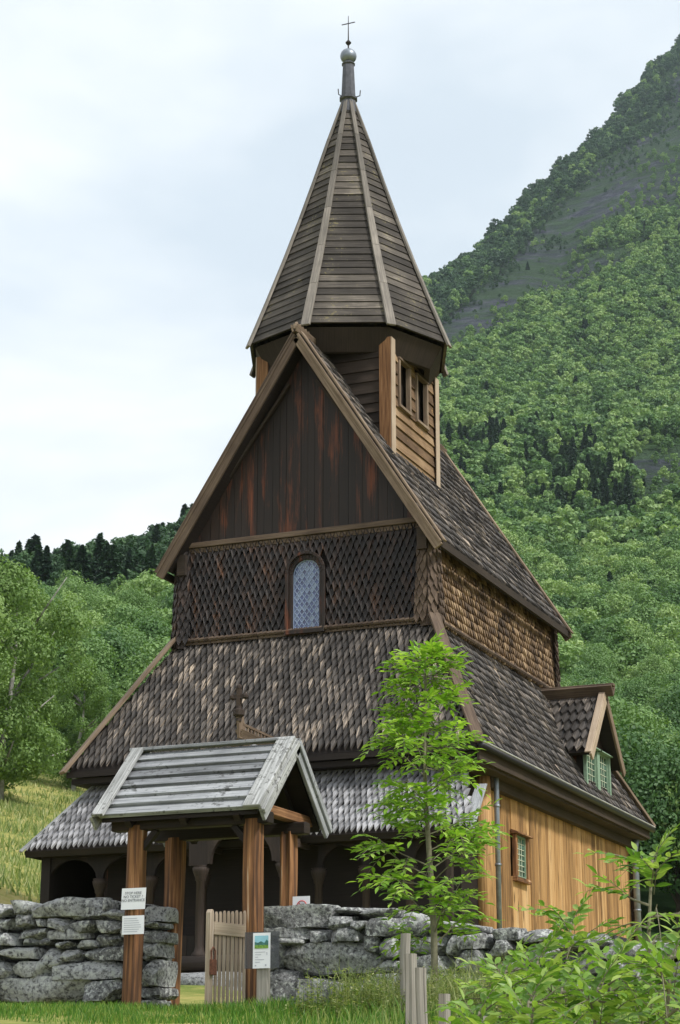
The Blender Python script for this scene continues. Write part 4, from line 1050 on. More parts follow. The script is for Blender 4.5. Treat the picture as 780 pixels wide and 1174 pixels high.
STONES_RIGHT = [(5.95, -0.52, 6.75, -0.29), (6.75, -0.4, 7.11, -0.33), (7.03, -0.45, 7.43, -0.35), (6.72, -0.54, 6.97, -0.4), (6.95, -0.55, 7.13, -0.46), (7.11, -0.62, 7.5, -0.44), (5.98, -0.63, 6.53, -0.5), (6.53, -0.65, 6.74, -0.52), (6.75, -0.67, 7.07, -0.51), (7.06, -0.79, 7.23, -0.6), (7.23, -0.82, 7.45, -0.62), (6.2, -0.68, 6.46, -0.61), (6.2, -0.96, 7.23, -0.64), (5.94, -0.9, 6.23, -0.63), (5.84, -1.21, 6.39, -0.89), (6.39, -1.26, 6.99, -0.99), (7.19, -0.96, 7.47, -0.82), (6.99, -1.26, 7.5, -0.95), (6.51, -1.35, 6.87, -1.24), (5.86, -1.33, 6.42, -1.2), (7.5, -0.64, 7.81, -0.48), (7.79, -0.57, 8.07, -0.49), (7.91, -0.61, 8.28, -0.53), (7.91, -0.82, 8.06, -0.62), (8.05, -0.76, 8.35, -0.6), (8.02, -0.99, 8.34, -0.76), (7.46, -0.81, 7.91, -0.63), (7.46, -0.99, 8.01, -0.8), (7.47, -1.24, 7.98, -0.98), (7.96, -1.25, 8.37, -0.98), (6.83, -1.37, 7.54, -1.26), (8.37, -0.69, 8.65, -0.56), (8.59, -0.73, 9.0, -0.6), (8.33, -0.86, 8.63, -0.69), (8.63, -0.9, 9.0, -0.72), (8.34, -1.08, 8.76, -0.86), (8.76, -1.11, 9.16, -0.9), (8.37, -1.32, 8.99, -1.09), (9.0, -0.8, 9.5, -0.65), (9.0, -1.02, 9.41, -0.8), (9.41, -0.89, 9.86, -0.74), (9.39, -1.12, 9.97, -0.89), (9.86, -0.89, 10.29, -0.73), (8.99, -1.33, 9.48, -1.04), (9.48, -1.35, 10.11, -1.12), (9.97, -1.13, 10.44, -0.89), (10.29, -0.99, 10.76, -0.76), (10.12, -1.36, 10.74, -1.12), (10.44, -1.16, 10.9, -0.98), (10.76, -1.02, 11.29, -0.82)]

def core(mb, x0, x1, top, bot, y0=-14.22, y1=-13.75):
    mb.box((x0, y0, bot), (x1, y1, top))
def stone_wall(name, data, ext, label, ztop, cseg, seed):
    r_ = empty(name, ((data[0][0] + data[0][2]) / 2, -14.1, -1.4), label, 'stone wall')
    mb = MB(); big = []
    for i, (x0, z0, x1, z1) in enumerate(data):
        g = -.006; zf = rnd.uniform(-.045, .05)
        target = mb
        if (x1 - x0) * (z1 - z0) > .16: target = MB(); big.append(target)
        rock(target, (x0 - g, -14.42 + zf, z0 - g), (x1 + g, -14.42 + zf + rnd.uniform(.32, .5), z1 + g), seed + i, .026, 10, .16)
    for (x0, z0, x1, z1) in ext:
        rock(mb, (x0, -14.42, z0), (x1, -14.0, z1), seed + rnd.uniform(60, 400), .034, 6, .22)
    # the back skin and the top fill
    x = cseg[0][0]
    while x < cseg[-1][1]:
        w_ = min(rnd.uniform(.25, .6), cseg[-1][1] - x + .02); zt = ztop(x + w_ / 2)
        rock(mb, (x, -14.12, zt - .17), (x + w_, -13.62, zt - .03), rnd.uniform(0, 500), .03, 5, .25)
        z_ = zt - .15
        while z_ > -1.4: hh = rnd.uniform(.16, .3); rock(mb, (x, -13.9, z_ - hh), (x + w_, -13.6, z_), rnd.uniform(0, 500), .03, 4, .25); z_ -= hh
        x += w_
    o_ = mb.build('stones', M['stone'], r_, True); o_.data.set_sharp_from_angle(angle=R(32))
    for b_ in big: b_.build('large_slab', M['stone'], r_, True).data.set_sharp_from_angle(angle=R(32))
    mb = MB()
    for a, b_, t in cseg: core(mb, a, b_, t, -1.5)
    mb.build('wall_core', M['stone_dark'], r_)
    return r_
ext = []
def rows(xa, xb, top0, top1, bot):
    z_ = bot
    k = 0
    while True:
        hh = rnd.uniform(.12, .24); x = xa + rnd.uniform(-.2, 0)
        if z_ > max(top0, top1): break
        while x < xb:
            w_ = rnd.uniform(.2, .6); t = top0 + (top1 - top0) * min(1, max(0, (x - xa) / (xb - xa)))
            if z_ + hh * .6 < t: ext.append((x, z_, min(x + w_, xb + .05), z_ + hh))
            x += w_
        z_ += hh
ext = []; rows(-3.5, 2.98, -.0, -.2, -1.35)
stone_wall('stone_wall', STONES_LEFT, list(ext), 'lichen-speckled dry stone wall running off left of the gateway', lambda x: -.16 if x > 3 else -.16 + (3 - x) * .02, [(-3.5, 3.2, -.2), (3.2, 4.58, -.2)], 100)
for k_ in (): pass
ext = []; rows(11.2, 16.0, -.85, -1.1, -2.4)
stone_wall('stone_wall', STONES_RIGHT, list(ext), 'dark dry stone wall right of the gateway with the young ash tree before it', lambda x: (-.33 if x < 7.45 else -.52 - (x - 7.45) * .085), [(6.15, 7.4, -.40), (7.4, 9.5, -.66), (9.5, 16, -.95)], 300)

# ------------------------------------------------------------------ roofed gateway
gw = empty('roofed_gateway', (5.36, -14.2, -1.35), 'small open churchyard gateway of brown posts under grey plank roof', 'gateway')
FLp, RLp, FRp, RRp = (4.77, -14.68), (4.74, -13.80), (6.06, -14.68), (6.03, -13.80)
def log_post(name, x, y, z0, z1, r, lean=(0, 0), seed=0, mat='gate_post', parent=gw):
    mb = MB(); n = 12; L = 9; pts_ = []; rings = []
    for i in range(L):
        t = i / (L - 1); z = z0 + (z1 - z0) * t
        c = V((x + lean[0] * (1 - t) + noise.noise(V((seed, t * 2, 0))) * .015, y + lean[1] * (1 - t), z)); pts_.append(c)
    b = len(mb.v); off = (rnd.uniform(0, 40), rnd.uniform(0, 40))
    for i, c in enumerate(pts_):
        for k in range(n):
            a = 2 * math.pi * k / n
            sq = 1 / max(abs(math.cos(a)), abs(math.sin(a))) ; rr = r * (.60 * sq + .40) * (1 + .10 * noise.noise(V((math.cos(a) * 2 + seed, math.sin(a) * 2, i * .35))))
            if k == seed % n: rr *= .80
            mb.v.append(c + V((math.cos(a) * rr, math.sin(a) * rr, 0)))
    for i in range(L - 1):
        for k in range(n):
            k2 = (k + 1) % n; mb.f.append([b + i * n + k, b + i * n + k2, b + (i + 1) * n + k2, b + (i + 1) * n + k]); mb.mi.append(0)
            w = 2 * math.pi * r / n; u0, u1 = pts_[i].z, pts_[i + 1].z
            mb.uv += [(u0 + off[0], k * w + off[1]), (u0 + off[0], (k + 1) * w + off[1]), (u1 + off[0], (k + 1) * w + off[1]), (u1 + off[0], k * w + off[1])]
    f = [b + (L - 1) * n + k for k in range(n)]; mb.f.append(f); mb.mi.append(0); mb.uv += [(mb.v[q].x * 2, mb.v[q].y * 2) for q in f]
    return mb.build(name, M[mat], parent)
log_post('post', *FLp, -1.55, .52, .088, (-.02, 0), 3); log_post('post', *RLp, -1.5, .50, .098, (-.03, 0), 8)
log_post('post', *FRp, -1.5, .52, .090, (0, 0), 5); log_post('post', *RRp, -1.4, .50, .080, (0, 0), 9)
mb = MB()
for y in (-14.68, -13.80): mb.beam((4.5, y, .53), (6.24, y, .53), .14, .12)
mb.build('wall_plate', M['dark_wood'], gw, bevel=.01)
for x in (4.62, 6.07):
    mb = MB(); mb.beam((x, -14.80, .645), (x, -13.36, .645), .11, .10); mb.build('tie_beam', M['post_brown'], gw, bevel=.01)
for a, s_ in ((4.77, 1), (6.06, -1)):
    mb = MB(); mb.beam((a, -14.68, .22), (a + s_ * .22, -14.68, .47), .06, .06, up=(0, 1, 0)); mb.build('brace', M['dark_wood'], gw)
GX0, GX1, GYF, GYR, GZE, GZR, GYC = 4.42, 6.22, -14.88, -13.34, .585, 1.34, -14.11
mb = MB(); nb = 7
for s_, ye in ((-1, GYF), (1, GYR)):
    for i in range(nb):
        t0, t1 = i / nb, (i + 1) / nb
        y0, z0 = ye + (GYC - ye) * t0, GZE + (GZR - GZE) * t0; y1, z1 = ye + (GYC - ye) * t1, GZE + (GZR - GZE) * t1
        nrm = V((0, (GZR - GZE) * s_, abs(GYC - ye))).normalized(); dz = rnd.uniform(-.004, .006)
        q = []
        for X in (GX0 + .02, GX1 - .02):
            j = rnd.uniform(-.004, .004)
            q.append([V((X, y0, z0)) + nrm * 0, V((X, y0, z0)) + nrm * (.055 + dz + j), V((X, y1, z1)) + nrm * (.022 + j), V((X, y1, z1)) + nrm * 0])
        a, b_ = q
        P_ = [a[0], b_[0], b_[3], a[3], a[1], b_[1], b_[2], a[2]]
        if s_ > 0: P_ = [b_[0], a[0], a[3], b_[3], b_[1], a[1], a[2], b_[2]]
        mb.hexa(P_, (1, 0, 0))
groof2 = mb.build('roof', M['grey_board'], gw, bevel=.004)
mb = MB()
for s_, ye in ((-1, GYF), (1, GYR)):
    q = [(GX0 + .04, ye + .02 * -s_, GZE - .004), (GX0 + .04, GYC, GZR - .004), (GX0 + .04, GYC, GZR - .04), (GX0 + .04, ye - .02 * s_, GZE - .04)]
    if s_ < 0: q = q[::-1]
    mb.prism(q[::-1], (GX1 - GX0 - .08, 0, 0), (1, 0, 0))
    for X in (4.75, 5.36, 5.95): mb.beam((X, ye + s_ * -.03, GZE - .07), (X, GYC, GZR - .09), .07, .08, up=(0, s_, 1))
mb.build('rafter', M['dark_wood'], groof2)
for X, mt in ((GX0 - .01, 'grey_verge'), (GX1 + .01, 'grey_verge')):
    for s_, ye in ((-1, GYF), (1, GYR)):
        nrm = V((0, (GZR - GZE) * s_, abs(GYC - ye))).normalized(); dn = (V((0, ye, GZE)) - V((0, GYC, GZR))).normalized()
        a, b_ = V((X, GYC, GZR)) + nrm * .085, V((X, ye, GZE)) + nrm * .085 + dn * .06
        sx = 1 if X > 5 else -1
        mb = MB(); mb.beam(b_ - V((sx * .06, 0, 0)), a - V((sx * .06, 0, 0)), .19 if sx > 0 else .13, .035, up=nrm); mb.build('verge_board', M[mt], groof2, bevel=.004)
        mb = MB(); mb.beam(b_ - nrm * .10 + V((sx * .02, 0, 0)), a - nrm * .10 + V((sx * .02, 0, 0)), .035, .16, up=nrm)
        if sx > 0: mb.beam(b_ - nrm * .07 + V((.05, 0, 0)), a - nrm * .07 + V((.05, 0, 0)), .025, .055, up=nrm)
        mb.build('bargeboard', M['grey_verge'] if s_ < 0 else M['grey_board'], groof2, bevel=.004)
mb = MB(); mb.beam((GX0 - .05, GYC, GZR + .055), (GX1 + .0, GYC, GZR + .055), .15, .03); mb.build('ridge_cap', M['grey_board'], groof2, bevel=.004)
# the picket leaf, swung open towards the lookout
HG, FE = V((6.06, -14.84, 0)), V((5.93, -15.38, 0)); ED = (FE - HG).normalized(); EN = V((ED.y, -ED.x, 0)); EL = (FE - HG).length
if EN.dot(V((1, -1, 0))) < 0: EN = -EN
def slat(mb, u0, u1, z0, z1, n0, n1, point=0):
    a, b_ = HG + ED * u0, HG + ED * u1; w_ = b_ - a
    if point: P_ = [a + V((0, 0, z0)), b_ + V((0, 0, z0)), b_ + V((0, 0, z1 - point)), a + w_ * .72 + V((0, 0, z1)), a + w_ * .28 + V((0, 0, z1)), a + V((0, 0, z1 - point))]
    else: P_ = [a + V((0, 0, z0)), b_ + V((0, 0, z0)), b_ + V((0, 0, z1)), a + V((0, 0, z1))]
    g_ = (0, 0, 1) if z1 - z0 > u1 - u0 else ED
    mb.prism([p_ + EN * n0 for p_ in P_], EN * (n1 - n0), g_)
mb = MB(); slat(mb, .04, EL - .045, -.63, -.51, .020, .038); gate_leaf = mb.build('picket_gate', M['post_pale'], gw, bevel=.004)
mb = MB(); slat(mb, .04, EL - .045, -1.38, -1.29, .020, .038); mb.build('rail', M['picket'], gate_leaf, bevel=.004)
mb = MB(); slat(mb, EL - .04, EL + .015, -1.50, -.40, -.02, .04, .03); mb.build('stile', M['picket'], gate_leaf, bevel=.006)
for i in range(9):
    u = .015 + i * .060; mb = MB(); slat(mb, u, u + .034, -1.36 - .008 * i + rnd.uniform(-.01, .01), -.375 - .004 * i + rnd.uniform(-.012, .008), .002, .018, .022); mb.build('picket', M['picket'], gate_leaf, bevel=.002)
q_ = HG + ED * (EL - .01) + EN * .06
mb = MB(); mb.beam(q_ + V((0, 0, -1.0)), q_ + V((0, 0, -.86)), .07, .035, up=EN)
mb.tube([q_ + ED * -.025 + V((0, 0, -.87)), q_ + ED * -.028 + V((0, 0, -.78)), q_ + V((0, 0, -.745)), q_ + ED * .028 + V((0, 0, -.78)), q_ + ED * .025 + V((0, 0, -.87))], .009, 6); mb.build('padlock', M['rust'], gate_leaf, bevel=.004)

# ------------------------------------------------------------------ notices
def text_mesh(txt, size, mat, parent, loc, rot, name='lettering', align='CENTER', ext=.0006):
    cu = bpy.data.curves.new('t', 'FONT'); cu.body = txt; cu.size = size; cu.align_x = align; cu.extrude = ext; cu.space_line = .95
    tmp = bpy.data.objects.new('t', cu); COL.objects.link(tmp)
    dg = bpy.context.evaluated_depsgraph_get(); me = bpy.data.meshes.new_from_object(tmp.evaluated_get(dg))
    bpy.data.objects.remove(tmp)
    me.materials.clear(); me.materials.append(mat)
    o = bpy.data.objects.new(name, me); COL.objects.link(o); o.parent = parent; o.location = V(loc) - root_loc(parent); o.rotation_euler = rot
    return o
def sheet(mb, x0, z0, x1, z1, y, tilt=0, th=.004):
    mb.hexa([(x0, y, z0), (x1, y, z0), (x1, y + th, z0), (x0, y + th, z0), (x0 + tilt, y, z1), (x1 + tilt, y, z1), (x1 + tilt, y + th, z1), (x0 + tilt, y + th, z1)])
s1 = empty('paper_notice', (4.81, -14.79, -.33), 'upper white notice with large capitals pinned to the left front gate post', 'notice')
mb = MB(); sheet(mb, 4.672, -.312, 4.94, -.105, -14.80, .008); mb.build('sheet', M['paper'], s1)
text_mesh('STOP HERE\nNO TICKET ?\nNO ENTRANCE', .037, M['ink'], s1, (4.808, -14.8015, -.165), (R(90), 0, 0))
s2 = empty('paper_notice', (4.82, -14.79, -.56), 'lower white notice with lines of small print pinned to the left front gate post', 'notice')
mb = MB(); sheet(mb, 4.692, -.552, 4.935, -.372, -14.80, .0); mb.build('sheet', M['paper'], s2)
mb = MB()
for i in range(7):
    z = -.400 - i * .021; sheet(mb, 4.712, z - .003, 4.712 + rnd.uniform(.14, .20), z + .003, -14.8015, 0, .001)
mb.build('printed_lines', M['ink_soft'], s2)
ib = empty('information_board', (6.72, -15.8, -1.5), 'small information poster on clear panel fixed to a grey stake', 'information board')
mb = MB(); mb.box((6.655, -15.85, -1.62), (6.765, -15.78, -.70), (0, 0, 1)); mb.build('post', M['stake'], ib, bevel=.008)
mb = MB(); mb.box((6.545, -15.868, -.985), (6.885, -15.860, -.665)); mb.build('clear_panel', M['clear_panel'], ib)
mb = MB(); sheet(mb, 6.630, -.985, 6.800, -.675, -15.874); ps = mb.build('poster', M['paper'], ib)
mb = MB(); sheet(mb, 6.648, -.805, 6.782, -.70, -15.8755, 0, .001); mb.build('picture', M['pic_sky'], ps)
mb = MB(); mb.prism([(6.648, -15.8765, -.785), (6.782, -15.8765, -.785), (6.782, -15.8765, -.752), (6.765, -15.8765, -.735), (6.742, -15.8765, -.765), (6.71, -15.8765, -.748), (6.68, -15.8765, -.762), (6.648, -15.8765, -.755)], (0, .001, 0)); mb.build('picture_hills', M['pic_hill'], ps)
mb = MB(); sheet(mb, 6.648, -.812, 6.782, -.782, -15.877, 0, .001); mb.build('picture_field', M['pic_field'], ps)
mb = MB()
for i, w_ in enumerate((.10, .06, .03, .09, .05)): sheet(mb, 6.652, -.845 - i * .022, 6.652 + w_, -.840 - i * .022, -15.8755, 0, .001)
sheet(mb, 6.765, -.87, 6.772, -.845, -15.8755, 0, .001); sheet(mb, 6.65, -.966, 6.665, -.955, -15.8755, 0, .001); sheet(mb, 6.75, -.966, 6.765, -.95, -15.8755, 0, .001)
mb.build('printed_lines', M['ink_soft'], ps)
ns = empty('prohibition_sign', (6.24, -14.0, -.5), 'small white sign with red ring propped behind the stone wall top', 'sign')
mb = MB(); sheet(mb, 6.155, -.40, 6.34, -.165, -13.97, 0, .006); mb.build('panel', M['paper'], ns)
mb = MB(); c_ = V((6.255, -13.974, -.262))
ring_pts = [c_ + V((math.cos(a) * .052, 0, math.sin(a) * .052)) for a in np.linspace(0, 2 * math.pi, 25)]
mb.tube(ring_pts, .0055, 5, caps=False); mb.beam(c_ + V((-.037, 0, .037)), c_ + V((.037, 0, -.037)), .009, .004, up=(0, 1, 0)); mb.build('red_ring', M['red_ink'], ns)
mb = MB(); mb.box((6.232, -13.9745, -.285), (6.278, -13.971, -.24)); mb.build('pictogram', M['ink'], ns)
# a grey slate leaning behind the sign
sl = MB(); sl.prism([(6.10, -14.0, -.30), (6.36, -14.0, -.30), (6.30, -13.96, -.06), (6.22, -13.93, .0), (6.14, -13.95, -.05)], (0, .03, 0)); 

# ------------------------------------------------------------------ weathered fence stakes
for i, (x, y, zt, r_, lab) in enumerate([(8.44, -16.77, -.80, .040, 'tallest grey weathered stake, nearest the young ash trunk'), (9.19, -18.62, -1.10, .040, 'grey weathered stake standing just right of the tallest stake'), (9.61, -19.53, -1.26, .034, 'slim grey stake leaning among weeds, third in the row'), (10.10, -20.42, -1.48, .033, 'short stake with a blunt top, fourth along the row'), (10.64, -21.29, -1.62, .034, 'lowest stake at the end of the row beside the leafy saplings')]):
    r0 = empty('fence_stake', (x, y, ground_z(x, y)), lab, 'stake', 'old fence stakes in the weeds')
    gz_ = ground_z(x, y) - .15
    log_post('stake_post', x, y, gz_, zt, r_, (.02 * (i % 3 - 1), 0), 20 + i, 'stake', r0)

# ------------------------------------------------------------------ leafy plants
def pinnate(rsx, P, d, L, n, ll, lw, out_v, out_f, twig, droop=.25):
    """compound leaf: rachis from P along d with n pairs of leaflets"""
    d = V(d).normalized(); up = V((0, 0, 1)); side = d.cross(up)
    side = side.normalized() if side.length > .05 else V((1, 0, 0)); nrm = side.cross(d).normalized()
    pts_ = []
    for i in range(5):
        t = i / 4; pts_.append(P + d * L * t + V((0, 0, -droop * L * t * t)))
    twig.tube(pts_, [L * .012, L * .011, L * .009, L * .007, L * .004], 4, caps=False)
    def at(t):
        x = t * 4; i = min(3, int(x)); return pts_[i].lerp(pts_[i + 1], x - i)
    for i in range(n + 1):
        last = i == n
        for s_ in ((1, -1) if not last else (0,)):
            t = .22 + .78 * i / n if n else 1
            b = at(t); f = (d * (.55 + .3 * rsx.rand()) + side * s_ * (1.0 if not last else 0) + V((0, 0, rsx.uniform(-.45, .15)))).normalized()
            l = ll * (1 - .35 * abs(t - .55)) * rsx.uniform(.8, 1.15); w = lw * rsx.uniform(.85, 1.1)
            sd = f.cross(nrm + V((rsx.uniform(-.4, .4), rsx.uniform(-.4, .4), 0))).normalized(); nn = sd.cross(f).normalized()
            k = len(out_v)
            out_v.extend([b, b + f * l * .3 + sd * w * .42 + nn * l * .03, b + f * l * .62 + sd * w * .42 + nn * l * .02, b + f * l - nn * l * .12, b + f * l * .62 - sd * w * .42 + nn * l * .02, b + f * l * .3 - sd * w * .42 + nn * l * .03, b + f * l * .32 - nn * l * .02, b + f * l * .64 - nn * l * .03])
            out_f.extend([(k, k + 1, k + 6), (k + 1, k + 2, k + 7, k + 6), (k + 2, k + 3, k + 7), (k, k + 6, k + 5), (k + 6, k + 7, k + 4, k + 5), (k + 7, k + 3, k + 4)])
def leaf_mesh(name, vs, fs, mat, parent):
    me = bpy.data.meshes.new(name); o0 = root_loc(parent)
    me.from_pydata([tuple(v - o0) for v in vs], [], fs); me.materials.append(mat); me.update()
    o = bpy.data.objects.new(name, me); COL.objects.link(o); o.parent = parent; return o
def ash(loc, H, label, seed, nbr, z_lo, spread, LL, ll, lw, mat, name='ash_tree', cat='tree', lean=(0, 0), shape=None, fol='foliage', perb=6):
    rsx = np.random.RandomState(seed); r_ = empty(name, loc, label, cat); B = V(loc); tw = MB(); vs, fs = [], []
    tp = [B + V((lean[0] * t + .02 * math.sin(t * 7), lean[1] * t + .02 * math.cos(t * 5), H * t - (.05 if t == 0 else 0))) for t in np.linspace(0, 1, 9)]
    tr = MB(); tr.tube(tp, [H * .0105 * (1 - .8 * t) + .003 for t in np.linspace(0, 1, 9)], 8)
    tr.build('trunk', M['twig'], r_, True)
    for i in range(nbr):
        t = min(.99, z_lo + (1 - z_lo) * (i + rsx.uniform(-1.5, 2.5)) / nbr); t = max(z_lo, t); x = t * 8; j = min(7, int(x)); P = tp[j].lerp(tp[j + 1], x - j)
        a = i * 2.4 + rsx.uniform(-.6, .6); w = spread * (shape(t) if shape else 1) * rsx.uniform(.6, 1.1)
        up_ = rsx.uniform(-.05, 1.0); d = V((math.cos(a), math.sin(a), up_)).normalized()
        Q = [P, P + d * w * .5, P + d * w * .9 + V((0, 0, .06 * w))]
        tw.tube(Q, [.007, .005, .003], 5, caps=False)
        for k in range(perb):
            s_ = .25 + .75 * (k + .5) / perb; c = Q[0].lerp(Q[1], s_ * 2) if s_ < .5 else Q[1].lerp(Q[2], (s_ - .5) * 2)
            aa = a + (1 if k % 2 else -1) * rsx.uniform(.3, 1.1); dd = V((math.cos(aa), math.sin(aa), rsx.uniform(-.5, .9)))
            pinnate(rsx, c, dd, LL * rsx.uniform(.7, 1.15), 4, ll, lw, vs, fs, tw, rsx.uniform(.15, .5))
    for k in range(5):
        a = k * 1.3; pinnate(rsx, tp[-1] - V((0, 0, .04 * k)), (math.cos(a) * .6, math.sin(a) * .6, 1), LL * .8, 4, ll, lw, vs, fs, tw, .2)
    leaf_mesh(fol, vs, fs, mat, r_)
    tw.build('twigs', M['twig'], r_)
    return r_
def ash_shape(t):
    # narrow tip, full shoulders, wide low skirt
    return np.interp(t, [.0, .12, .22, .36, .5, .62, .78, .9, 1], [.35, .5, .95, 1.0, .72, .85, .5, .32, .12])
ash((8.24, -15.6, ground_z(8.24, -15.6) - .05), 1.86 - ground_z(8.24, -15.6), 'slender young ash tree with bright green leaves before the stone wall', 5, 44, .20, .68, .30, .115, .040, M['leaf_ash'], lean=(-.04, 0), shape=ash_shape, perb=9)

# nearer shrubs with long leaflets in the lower right corner
def cam_pt(px, py, D):
    return None
SAP = [(12.06, -22.95, -1.02), (12.01, -23.48, -1.45), (11.4, -22.09, -1.16), (11.23, -22.67, -1.43), (11.53, -23.1, -1.42), (12.48, -24.39, -1.5), (11.43, -23.66, -1.67), (12.2, -24.46, -1.62), (12.13, -23.45, -1.59), (11.94, -24.54, -1.67), (11.78, -23.55, -1.57)]
LABS = ['tall leafy sapling rising highest at the right in front of the plank wall end', 'leafy sapling just left of the tallest sapling, its top before the plank wall foot', 'sapling with a bowed top shoot overlapping the lower middle of the plank wall', 'sapling with a fan of long pale leaflets before the dark wall near the wooden stakes', 'sapling whose top crosses the wall coping below the small leaded window', 'sapling cut by the right border below the tallest sapling', 'lowest-topped sapling nearest the row of grey stakes', 'broad bushy sapling at the bottom edge left of the right corner', 'bushy sapling low under the tallest shoot at the right', 'low sapling at the bottom edge between the stakes and the broad bush', 'sapling filling the middle of the leafy thicket']
for i, ((x, y, ztop), lab) in enumerate(zip(SAP, LABS)):
    g = ground_z(x, y); ztop -= .06 if i else 0
    ash((x, y, g), ztop - g, lab, 31 + i, 11 if i == 0 else 9, .52, .24, .25, .085, .030, M['leaf_bush'], name='leafy_sapling', cat='sapling', perb=3, shape=lambda t: 1.15 - .6 * t)

# weeds, nettles and grass: nobody could count them
def blades(name, n, area, hmin, hmax, w, mat, label, cat, seed, bend=.35, cond=None):
    rsx = np.random.RandomState(seed); vs = []; fs = []
    (xa, xb), (ya, yb) = area; c = 0; tries = 0
    while c < n and tries < n * 6:
        tries += 1
        x, y = rsx.uniform(xa, xb), rsx.uniform(ya, yb)
        if cond and not cond(x, y): continue
        dens = noise.noise(V((x * 1.3, y * 1.3, seed))) + .5
        if rsx.rand() > dens + .25: continue
        z = ground_z(x, y) - .01; h = rsx.uniform(hmin, hmax) * (.6 + .6 * max(0, dens)); a = rsx.uniform(0, 6.28); b = rsx.uniform(0, 6.28)
        d = V((math.cos(a), math.sin(a), 0)) * bend * h * rsx.uniform(.3, 1.3); s = V((math.cos(b), math.sin(b), 0)) * w * rsx.uniform(.6, 1.3)
        P = V((x, y, z)); k = len(vs)
        vs += [P - s, P + s, P + d * .35 + V((0, 0, h * .6)) + s * .7, P + d * .35 + V((0, 0, h * .6)) - s * .7, P + d + V((0, 0, h * .95))]
        fs += [(k, k + 1, k + 2, k + 3), (k + 3, k + 2, k + 4)]; c += 1
    me = bpy.data.meshes.new(name); me.from_pydata([tuple(v) for v in vs], [], fs); me.materials.append(mat)
    o = bpy.data.objects.new(name, me); COL.objects.link(o); return tag(o, label, cat, kind='stuff')
blades('grass', 26000, ((2.0, 8.0), (-18.2, -14.55)), .03, .11, .0045, M['grass_blade'], 'short green grass growing before the stone wall and gateway', 'grass', 3)
blades('grass', 5000, ((4.3, 6.6), (-14.6, -4.5)), .04, .10, .006, M['grass_blade'], 'green grass seen through the gateway opening', 'grass', 4)
blades('grass', 9000, ((7.6, 11.2), (-22.0, -17.0)), .06, .22, .005, M['grass_blade'], 'green grass among the old fence stakes', 'grass', 15)
blades('dry_weeds', 900, ((8.3, 10.2), (-20.0, -17.0)), .12, .32, .0032, M['weed'], 'pale thin grass stems leaning round the low end of the stake row', 'weeds', 16, .45)
blades('tall_grass', 2600, ((6.3, 7.3), (-16.6, -15.2)), .07, .17, .005, M['grass_blade'], 'bright tuft of long grass round the foot of the information stake', 'grass', 5)
blades('dry_weeds', 2600, ((7.7, 9.3), (-17.2, -15.1)), .20, .62, .0032, M['weed'], 'tall thin dry grass stems and weeds between the fence stakes', 'weeds', 6, .45, cond=lambda x, y: y > -16.7 or x > 8.9)
def nettles(name, n, area, hmin, hmax, leaf, mat, label, seed, ly=12, polar=False):
    rsx = np.random.RandomState(seed); vs = []; fs = []
    (xa, xb), (ya, yb) = area
    for i in range(n):
        x, y = rsx.uniform(xa, xb), rsx.uniform(ya, yb)
        if polar: q_ = pol(x, y); h_lim = max(.35, min(hmax, 1.0 - max(0, y - 10) * .16)); x, y = q_.x, q_.y
        z = ground_z(x, y); h = rsx.uniform(hmin, hmax if not polar else h_lim); lean = V((rsx.uniform(-.15, .15), rsx.uniform(-.15, .15), 1)).normalized()
        for k in range(ly):
            P = V((x, y, z)) + lean * h * (k + 1) / ly
            for s_ in (0, 1, 2):
                a = rsx.uniform(0, 6.28); d = V((math.cos(a), math.sin(a), rsx.uniform(-.4, .5))).normalized(); sd = d.cross(V((0, 0, 1))).normalized(); l = leaf * rsx.uniform(.6, 1.3) * (1.2 - .5 * k / ly); b = len(vs)
                st_ = P + d * leaf * .25
                vs += [P, st_ + d * l * .4 + sd * l * .28, st_ + d * l, st_ + d * l * .4 - sd * l * .28]; fs.append((b, b + 1, b + 2, b + 3))
        b = len(vs); e = V((x, y, z)) + lean * h; vs += [V((x - .003, y, z)), V((x + .003, y, z)), e + V((.002, 0, 0)), e - V((.002, 0, 0))]; fs.append((b, b + 1, b + 2, b + 3))
    me = bpy.data.meshes.new(name); me.from_pydata([tuple(v) for v in vs], [], fs); me.materials.append(mat)
    o = bpy.data.objects.new(name, me); COL.objects.link(o); return tag(o, label, 'weeds', kind='stuff')
nettles('weeds', 420, ((7.5, 9.4), (-17.2, -15.0)), .10, .42, .042, M['weed'], 'pale green leafy weeds growing against the right stone wall', 7)
nettles('undergrowth', 300, ((-18.2, -10.5), (8.2, 14.0)), .40, .90, .07, M['leaf_bush'], 'thick green undergrowth filling the lower right in front of the wall', 8, 12, True)

